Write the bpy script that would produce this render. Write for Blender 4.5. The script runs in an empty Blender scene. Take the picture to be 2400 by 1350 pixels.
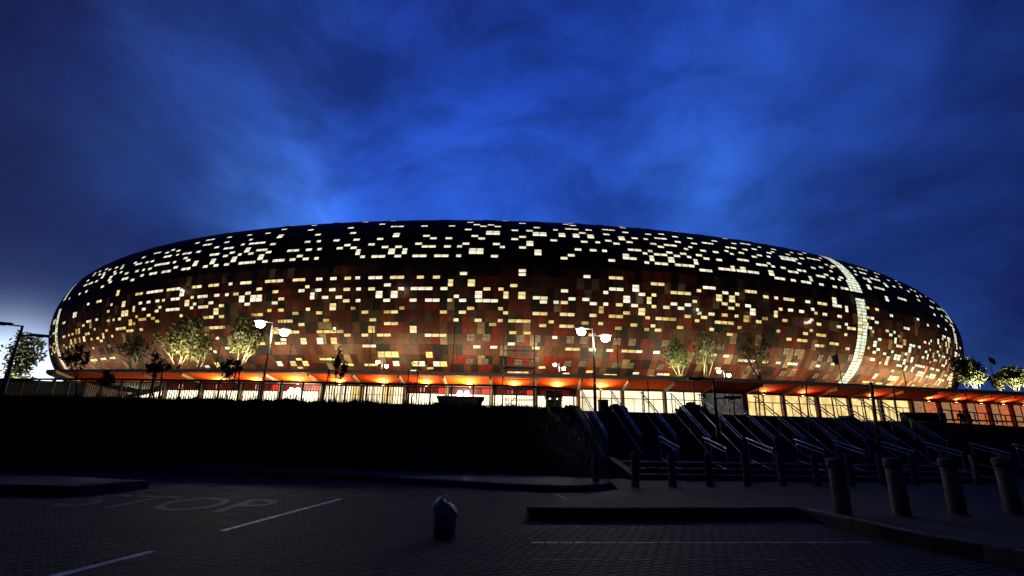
import bpy, bmesh, math, random
import numpy as np
from mathutils import Vector, Matrix

# ------------------------------------------------------------------ scene, camera, sky
S = bpy.context.scene
col = S.collection
random.seed(7)
rng = np.random.default_rng(7)

FPX, HC = 1131.0, 1.6
_up = np.array([85.0, 3835.0, -1131.0]); _up /= np.linalg.norm(_up)
_f = np.array([0, 0, -1.0]); _Y = _f - _up * (_f @ _up); _Y /= np.linalg.norm(_Y)
_X = np.cross(_Y, _up)
CM = np.stack([_X, _Y, _up], 1)          # world -> camera

def ray(u, v):
    return CM.T @ np.array([u - 1200.0, -(v - 675.0), -FPX])
def atz(u, v, z=0.0):
    d = ray(u, v); p = np.array([0, 0, HC]) + d * (z - HC) / d[2]
    return Vector(p)
def aty(u, v, y):
    d = ray(u, v); return Vector(np.array([0, 0, HC]) + d * y / d[1])
def zat(u, v, x, y):
    """height on the vertical line through (x, y) seen at image row v"""
    d = ray(u, v); return HC + d[2] * math.hypot(x, y) / math.hypot(d[0], d[1])

cam = bpy.data.cameras.new('camera'); co = bpy.data.objects.new('camera', cam); col.objects.link(co)
cam.sensor_width = 36.0; cam.lens = 36.0 * FPX / 2400.0; cam.clip_start = 0.1; cam.clip_end = 6000
R3 = Matrix([[CM[j][i] for j in range(3)] for i in range(3)])
co.matrix_world = Matrix.Translation((0, 0, HC)) @ R3.to_4x4()
S.camera = co
S.view_settings.view_transform = 'Standard'; S.view_settings.look = 'None'
S.view_settings.exposure = 0; S.view_settings.gamma = 1
S.view_settings.use_curve_mapping = False
S.render.resolution_x, S.render.resolution_y = 1024, 576
cy = S.cycles
cy.max_bounces = 4; cy.diffuse_bounces = 2; cy.glossy_bounces = 2; cy.transmission_bounces = 2
cy.transparent_max_bounces = 6; cy.caustics_reflective = False; cy.caustics_refractive = False
cy.sample_clamp_indirect = 3
try:
    cy.use_denoising = True; cy.denoiser = 'OPENIMAGEDENOISE'
except Exception: pass

W = bpy.data.worlds.new('World'); S.world = W; W.use_nodes = True
nt = W.node_tree; nt.nodes.clear()
def N(t, typ, **k):
    n = t.nodes.new(typ)
    for a, b in k.items(): setattr(n, a, b)
    return n
def mathn(t, op, a, b=None, clamp=False):
    n = N(t, 'ShaderNodeMath', operation=op, use_clamp=clamp)
    for i, v in enumerate((a, b)):
        if v is None: continue
        if isinstance(v, (int, float)): n.inputs[i].default_value = v
        else: t.links.new(v, n.inputs[i])
    return n.outputs[0]
def vecn(t, op, a, b=None, s=None):
    n = N(t, 'ShaderNodeVectorMath', operation=op)
    for i, v in enumerate((a, b)):
        if v is None: continue
        if isinstance(v, (tuple, list, np.ndarray, Vector)): n.inputs[i].default_value = tuple(float(q) for q in v)
        else: t.links.new(v, n.inputs[i])
    if s is not None:
        if isinstance(s, (int, float)): n.inputs['Scale'].default_value = s
        else: t.links.new(s, n.inputs['Scale'])
    return n.outputs['Value'] if op == 'DOT_PRODUCT' else n.outputs[0]
tc = N(nt, 'ShaderNodeTexCoord').outputs['Generated']
def noise(t, vec, scale, detail=4, rough=.55, w=None):
    n = N(t, 'ShaderNodeTexNoise'); n.inputs['Scale'].default_value = scale
    n.inputs['Detail'].default_value = detail; n.inputs['Roughness'].default_value = rough
    t.links.new(vec, n.inputs['Vector']); return n
warp = noise(nt, tc, 2.2, 2)
dv = vecn(nt, 'ADD', tc, vecn(nt, 'SCALE', vecn(nt, 'SUBTRACT', warp.outputs['Color'], (.5, .5, .5)), s=.34))
# dusk sky: a dark blue dome, brighter in two gaps of the cloud low behind the stadium
def lobe(u, v, p, src=None):
    d = ray(u, v); d = d / np.linalg.norm(d)
    dt = vecn(nt, 'DOT_PRODUCT', src or dv, d)
    return mathn(nt, 'POWER', mathn(nt, 'MAXIMUM', dt, 0.0), p)
def addc(a, colr, f):
    return vecn(nt, 'ADD', a, vecn(nt, 'SCALE', colr, s=f))
sepz = N(nt, 'ShaderNodeSeparateXYZ'); nt.links.new(tc, sepz.inputs[0])
base = vecn(nt, 'ADD', (.0080, .0140, .072), (0, 0, 0))
base = addc(base, (.003, .030, .30), lobe(1350, 420, 5))
base = addc(base, (.016, .066, .22), lobe(1700, 600, 20))
base = addc(base, (.014, .048, .17), lobe(440, 500, 34))
base = addc(base, (.006, .030, .15), lobe(1000, 490, 14))
base = addc(base, (.022, .075, .22), lobe(2340, 830, 70))
# clouds: soft streaks that darken and lighten
mp = N(nt, 'ShaderNodeMapping'); mp.inputs['Scale'].default_value = (1.0, 1.1, 1.9); mp.inputs['Rotation'].default_value = (0, .10, 0)
nt.links.new(dv, mp.inputs[0])
n1 = noise(nt, mp.outputs[0], 3.6, 7, .58).outputs['Fac']
n2 = noise(nt, mp.outputs[0], 9.0, 6, .6).outputs['Fac']
cr = N(nt, 'ShaderNodeMapRange'); cr.inputs['From Min'].default_value = .36; cr.inputs['From Max'].default_value = .66
cr.inputs['To Min'].default_value = .56; cr.inputs['To Max'].default_value = 1.26
nt.links.new(mathn(nt, 'ADD', mathn(nt, 'MULTIPLY', n1, .66), mathn(nt, 'MULTIPLY', n2, .34)), cr.inputs['Value'])
base = vecn(nt, 'SCALE', base, s=cr.outputs[0])
dark = mathn(nt, 'SUBTRACT', 1.0, mathn(nt, 'MULTIPLY', lobe(-250, 520, 12), .75))
dark2 = mathn(nt, 'SUBTRACT', 1.0, mathn(nt, 'MULTIPLY', lobe(2480, 620, 40), .35))
base = vecn(nt, 'SCALE', base, s=mathn(nt, 'MULTIPLY', dark, dark2))
base = addc(base, (.0075, .0115, .052), lobe(-100, 380, 6))
# the glow side of the sky fades towards the zenith and behind
fd = N(nt, 'ShaderNodeMapRange'); fd.interpolation_type = 'SMOOTHSTEP'; fd.inputs['From Min'].default_value = -.2; fd.inputs['From Max'].default_value = .75
fd.inputs['To Min'].default_value = .22; fd.inputs['To Max'].default_value = 1.0
nt.links.new(vecn(nt, 'DOT_PRODUCT', tc, tuple(ray(1250, 600) / np.linalg.norm(ray(1250, 600)))), fd.inputs['Value'])
base = vecn(nt, 'SCALE', base, s=fd.outputs[0])
# floodlit haze low on the left horizon
base = addc(base, (2.2, 2.7, 3.3), lobe(0, 925, 420, tc))
base = addc(base, (.05, .09, .20), lobe(-60, 930, 90, tc))
bg = N(nt, 'ShaderNodeBackground'); bg.inputs['Strength'].default_value = 1.0
nt.links.new(base, bg.inputs['Color'])
wo = N(nt, 'ShaderNodeOutputWorld'); nt.links.new(bg.outputs[0], wo.inputs[0])

# ------------------------------------------------------------------ helpers
MATS = {}
def mat(name, c=(.5, .5, .5), rough=.7, metal=0, var=0, vscale=5, emis=None, es=0, bump=0, bscale=30, sample=True, spec=None, stain=0):
    if name in MATS: return MATS[name]
    m = bpy.data.materials.new(name); m.use_nodes = True; t = m.node_tree; b = t.nodes['Principled BSDF']
    b.inputs['Base Color'].default_value = (*c, 1); b.inputs['Roughness'].default_value = rough
    b.inputs['Metallic'].default_value = metal
    if spec is not None: b.inputs['Specular IOR Level'].default_value = spec
    if var or bump:
        g = N(t, 'ShaderNodeTexCoord').outputs['Object']
    if var:
        n = noise(t, g, vscale, 5)
        r = N(t, 'ShaderNodeMapRange'); r.inputs['From Min'].default_value = .3; r.inputs['From Max'].default_value = .7
        r.inputs['To Min'].default_value = 1 - var; r.inputs['To Max'].default_value = 1 + var
        t.links.new(n.outputs['Fac'], r.inputs['Value'])
        f_ = r.outputs[0]
        if stain:
            n2_ = noise(t, g, .7, 6, .65); r2_ = N(t, 'ShaderNodeMapRange'); r2_.inputs['From Min'].default_value = .38; r2_.inputs['From Max'].default_value = .62
            r2_.inputs['To Min'].default_value = 1 - stain; r2_.inputs['To Max'].default_value = 1 + stain * .6; t.links.new(n2_.outputs['Fac'], r2_.inputs['Value']); f_ = mathn(t, 'MULTIPLY', f_, r2_.outputs[0])
        t.links.new(vecn(t, 'SCALE', c, s=f_), b.inputs['Base Color'])
    if bump:
        n = noise(t, g, bscale, 5); bm = N(t, 'ShaderNodeBump'); bm.inputs['Strength'].default_value = bump
        bm.inputs['Distance'].default_value = .02
        t.links.new(n.outputs['Fac'], bm.inputs['Height']); t.links.new(bm.outputs[0], b.inputs['Normal'])
    if emis:
        b.inputs['Emission Color'].default_value = (*emis, 1); b.inputs['Emission Strength'].default_value = es
        if not sample: m.cycles.emission_sampling = 'NONE'
    MATS[name] = m; return m

def link(o, parent=None, **props):
    col.objects.link(o)
    if parent is not None: o.parent = parent
    for k, v in props.items():
        if v is not None: o[k] = v
    return o
def empty(name, loc=(0, 0, 0), rz=0, **props):
    o = bpy.data.objects.new(name, None); o.location = loc; o.rotation_euler = (0, 0, rz); o.empty_display_size = .2
    return link(o, None, **props)

class MB:
    def __init__(s): s.v = []; s.f = []; s.m = []
    def quadlist(s, pts, faces, mi=0):
        b = len(s.v); s.v += [tuple(p) for p in pts]; s.f += [tuple(b + i for i in f) for f in faces]; s.m += [mi] * len(faces)
    def box(s, c, d, mi=0, rz=0, M=None):
        x, y, z = [q / 2 for q in d]
        P = [Vector((a, b, e)) for e in (-z, z) for a, b in ((-x, -y), (x, -y), (x, y), (-x, y))]
        Rm = M if M is not None else Matrix.Rotation(rz, 3, 'Z')
        P = [Rm @ p + Vector(c) for p in P]
        s.quadlist(P, [(3, 2, 1, 0), (4, 5, 6, 7), (0, 1, 5, 4), (1, 2, 6, 5), (2, 3, 7, 6), (3, 0, 4, 7)], mi)
    def bar(s, a, b, w, h=None, mi=0, upv=(0, 0, 1)):
        a, b = Vector(a), Vector(b); h = h or w; d = b - a; L = d.length
        if L < 1e-6: return
        d.normalize(); x = d.cross(Vector(upv))
        if x.length < 1e-4: x = d.cross(Vector((0, 1, 0)))
        x.normalize(); z = x.cross(d)
        P = []
        for q in (a, b):
            for i, j in ((-1, -1), (1, -1), (1, 1), (-1, 1)): P.append(q + x * i * w / 2 + z * j * h / 2)
        s.quadlist(P, [(0, 1, 2, 3), (7, 6, 5, 4), (0, 4, 5, 1), (1, 5, 6, 2), (2, 6, 7, 3), (3, 7, 4, 0)], mi)
    def tube(s, pts, rad, n=6, mi=0, cap=True):
        pts = [Vector(p) for p in pts]; k = len(pts)
        if not hasattr(rad, '__len__'): rad = [rad] * k
        base = len(s.v)
        for i, p in enumerate(pts):
            d = (pts[min(i + 1, k - 1)] - pts[max(i - 1, 0)]).normalized()
            x = d.cross(Vector((0.02, 0, 1)));
            if x.length < 1e-2: x = d.cross(Vector((0, 1, 0)))
            x.normalize(); y = d.cross(x)
            for j in range(n):
                a = 2 * math.pi * j / n; s.v.append(tuple(p + (x * math.cos(a) + y * math.sin(a)) * rad[i]))
        for i in range(k - 1):
            for j in range(n):
                a, b = base + i * n + j, base + i * n + (j + 1) % n
                s.f.append((a, b, b + n, a + n)); s.m.append(mi)
        if cap:
            s.f.append(tuple(base + j for j in range(n))[::-1]); s.m.append(mi)
            s.f.append(tuple(base + (k - 1) * n + j for j in range(n))); s.m.append(mi)
    def lathe(s, prof, n=16, c=(0, 0, 0), mi=0):
        base = len(s.v)
        for r, z in prof:
            for j in range(n):
                a = 2 * math.pi * j / n; s.v.append((c[0] + r * math.cos(a), c[1] + r * math.sin(a), c[2] + z))
        for i in range(len(prof) - 1):
            for j in range(n):
                a, b = base + i * n + j, base + i * n + (j + 1) % n
                s.f.append((a, b, b + n, a + n)); s.m.append(mi)
        s.f.append(tuple(base + (len(prof) - 1) * n + j for j in range(n))); s.m.append(mi)
        s.f.append(tuple(base + j for j in range(n))[::-1]); s.m.append(mi)
    def mesh(s, name, mats, smooth=False):
        me = bpy.data.meshes.new(name); me.from_pydata(s.v, [], s.f)
        for m in (mats if isinstance(mats, (list, tuple)) else [mats]): me.materials.append(m)
        if len(set(s.m)) > 1 or (s.m and s.m[0]): me.polygons.foreach_set('material_index', s.m)
        if smooth: me.polygons.foreach_set('use_smooth', [True] * len(s.f))
        me.update(); return me
    def build(s, name, mats, parent=None, smooth=False, **props):
        o = bpy.data.objects.new(name, s.mesh(name, mats, smooth)); return link(o, parent, **props)

def light(name, kind, loc, energy, color=(1, 1, 1), parent=None, radius=.1, target=None, size=1.2, blend=.6):
    l = bpy.data.lights.new(name, kind); l.energy = energy; l.color = color
    if kind in ('POINT', 'SPOT'): l.shadow_soft_size = radius
    if kind == 'SPOT': l.spot_size = size; l.spot_blend = blend
    o = bpy.data.objects.new(name, l); link(o, parent)
    o.location = loc
    if target is not None:
        d = Vector(target) - Vector(loc); o.rotation_euler = d.to_track_quat('-Z', 'Y').to_euler()
    return o

def copy_tree(o, parent=None):
    c = o.copy(); col.objects.link(c); c.parent = parent
    for ch in list(o.children): copy_tree(ch, c)
    return c

# ------------------------------------------------------------------ the calabash stadium
SP = (-2.2616, 214.9806, 153.2432, 142.2007, -0.08231, 25.5992, 14.9468, 8.6165, 14.7457, 11.6900, 2.02845, .050814, -.025079, -.095006, .096906)
def surf(phi, t):
    cx, cy_, a, b, rot, zm, Hl, Wl, Hu, Wu, n, kc, ks, hc, hs = SP
    phi, t = np.broadcast_arrays(np.asarray(phi, float), np.asarray(t, float))
    c, s = np.cos(phi), np.sin(phi); k = 2 / n
    ex = a * np.sign(c) * abs(c) ** k; ey = b * np.sign(s) * abs(s) ** k
    nx, ny = np.sign(c) * abs(c) ** (2 - k) / a, np.sign(s) * abs(s) ** (2 - k) / b
    l = np.hypot(nx, ny); nx, ny = nx / l, ny / l
    Wv = Wu * (1 + kc * c + ks * s); Hv = Hu * (1 + hc * c + hs * s)
    tc_ = np.maximum(t, -1.1); e = t - tc_
    d = np.where(t > 0, Wv * (1 - np.cos(tc_)), Wl * (1 - np.cos(tc_)) + Wl * np.sin(tc_) * e)
    z = zm + np.where(t > 0, Hv * np.sin(t), Hl * np.sin(tc_) + Hl * np.cos(tc_) * e)
    x = ex - nx * d; y = ey - ny * d; cr_, sr = math.cos(rot), math.sin(rot)
    return np.stack([cx + cr_ * x - sr * y, cy_ + sr * x + cr_ * y, z + 0 * x], -1)
TL = [-1.5449, -1.4848, -1.4248, -1.3647, -1.3047, -1.2447, -1.1846, -1.1246, -1.0649, -1.0071, -0.9511, -0.8968, -0.8441, -0.7928, -0.7429, -0.6941, -0.6463, -0.5995, -0.5535, -0.5083, -0.4638, -0.4199, -0.3765, -0.3336, -0.2911, -0.2489, -0.2071, -0.1654, -0.124, -0.0827, -0.0415, -0.0003, 0.0458, 0.092, 0.1382, 0.1845, 0.2309, 0.2774, 0.3239, 0.3706, 0.4175, 0.4645, 0.5117, 0.559, 0.6066, 0.6544, 0.7024, 0.7507, 0.7992, 0.8479, 0.8969, 0.9462, 0.9957, 1.0454, 1.0954, 1.1456, 1.1961, 1.2466, 1.2971, 1.3476]
def tj(j): return np.interp(j, np.arange(len(TL)) - 33, TL)     # fine facade row (0.6 m) -> profile angle; row 0 is the seam
_ph = np.linspace(-math.pi - .6, .6, 8000); _Q = surf(_ph, 0 * _ph)
_U = np.concatenate([[0], np.cumsum(np.linalg.norm(np.diff(_Q, axis=0), axis=1))])
def pu(u): return np.interp(u, _U, _ph)                           # metres along the facade -> plan angle
def fpt(u, j, off=0.0):
    f, t = pu(u), tj(j); P = surf(f, t)
    if np.ndim(off) or off:
        e = 1e-3; n = np.cross(surf(f + e, t) - P, surf(f, t + e) - P)
        n /= np.linalg.norm(n, axis=-1, keepdims=True)
        P = P + n * off * np.sign(np.sum(n * (P - np.array([SP[0], SP[1], 15.0])), -1, keepdims=True))
    return P

stadium = empty('stadium', (SP[0], SP[1], 2.85), label='huge rounded calabash shaped stadium clad in red brown panels with hundreds of lit windows', category='stadium')
def wb(mb, name, mats, parent, smooth=False, **props):
    """build world-coordinate geometry as a child of an unrotated parent"""
    o = mb.build(name, mats, parent, smooth, **props)
    p = parent
    off = Vector((0, 0, 0))
    while p is not None: off += p.location; p = p.parent
    o.location = -off
    return o

# dark inner shell with roof
mb = MB(); nph = 240; ts = list(np.linspace(-1.9, 1.5, 34)); P = surf(np.linspace(-math.pi, math.pi, nph, endpoint=False)[:, None], np.array(ts)[None])
cen = np.array([SP[0], SP[1]])
rows = [P[:, i] for i in range(len(ts))]
for k, (sc_, dz) in enumerate(((.9, .6), (.75, .2), (.6, -1.5), (.52, -4))):
    q = rows[33].copy(); q[:, :2] = cen + (q[:, :2] - cen) * sc_; q[:, 2] = rows[33][:, 2] + dz; rows.append(q)
for r in rows: mb.v += [tuple(p) for p in r]
for i in range(len(rows) - 1):
    for j in range(nph):
        a, b = i * nph + j, i * nph + (j + 1) % nph; mb.f.append((a, b, b + nph, a + nph)); mb.m.append(0)
wb(mb, 'shell', mat('shell_dark', (.018, .014, .012), .8), stadium, True)

PAL = dict(darkred=(.115, .026, .014), redbrown=(.17, .052, .024), brown=(.16, .072, .034), maroon=(.070, .018, .012),
           red=(.23, .028, .014), charcoal=(.026, .028, .025), olive=(.10, .082, .048), tan=(.36, .28, .155), umber=(.10, .052, .030))
PM = {k: mat('panel_' + k, v, .6, var=.22, vscale=.9, bump=.25, bscale=3, stain=.22) for k, v in PAL.items()}
PN = list(PAL)
pmats = [PM[k] for k in PN]
UP = mat('panel_roof_brown', (.013, .0085, .007), .65, var=.3, vscale=.6); UP2 = mat('panel_roof_charcoal', (.0095, .0085, .008), .65, var=.3, vscale=.6)  # roof copies of the panel mix, unlit dark put into the colour
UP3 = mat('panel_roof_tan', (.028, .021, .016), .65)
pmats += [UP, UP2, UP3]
prnd = random.Random(3)
CW = 1.2; U0 = 204.0 + .35
cells = []
for ci in range(211):
    u0 = U0 + ci * CW
    for r in range(-11, 9):
        j0 = r * 3; j1 = j0 + 3
        if j1 > 26: continue
        if j0 == 0: j0 = .35
        k = prnd.random()
        redz = math.exp(-((u0 - 345) / 45) ** 2)
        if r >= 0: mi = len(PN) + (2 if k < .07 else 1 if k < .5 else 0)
        else:
            if k < .07: nm = 'tan'
            elif k < .20: nm = 'charcoal'
            elif k < .26: nm = 'olive'
            elif k < .26 + .20 * redz: nm = 'red'
            elif k < .55: nm = 'darkred'
            elif k < .72: nm = 'maroon'
            elif k < .83: nm = 'umber'
            elif k < .93: nm = 'redbrown'
            else: nm = 'brown'
            if r <= -7 and nm in ('darkred', 'maroon') and prnd.random() < .5: nm = 'brown'
            mi = PN.index(nm)
        cells.append((u0, j0, j1, mi))
C = np.array(cells)
g = .012
off = .05 + rng.random(len(C)) * .02
fr = [fpt(C[:, 0] + a, C[:, b] + s_, off[:, None]) for a, b, s_ in ((g, 1, .02), (CW - g, 1, .02), (CW - g, 2, -.02), (g, 2, -.02))]
bk = [fpt(C[:, 0] + a, C[:, b] + s_, 0) for a, b, s_ in ((g, 1, .02), (CW - g, 1, .02), (CW - g, 2, -.02), (g, 2, -.02))]
ctr = sum(fr) / 4
dist = np.linalg.norm(ctr - np.array([0, 0, HC]), axis=1) + np.where(C[:, 1] < -30, 60, 0) + np.where(C[:, 1] >= 0, 12, 0)
order = np.argsort(dist); near = set(order[:300].tolist())
rest = MB()
for i in range(len(C)):
    pts = [fr[k][i] for k in range(4)] + [bk[k][i] for k in range(4)]
    faces = [(0, 1, 2, 3), (4, 5, 1, 0), (5, 6, 2, 1), (6, 7, 3, 2), (7, 4, 0, 3)]
    if i in near:
        m1 = MB(); c0 = ctr[i]; m1.quadlist([p - c0 for p in pts], faces)
        o = m1.build('panel', pmats[int(C[i, 3])], stadium); o.location = Vector(c0) - stadium.location
    else: rest.quadlist(pts, faces, int(C[i, 3]))
wb(rest, 'panels', pmats, stadium, kind='stuff')

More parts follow.
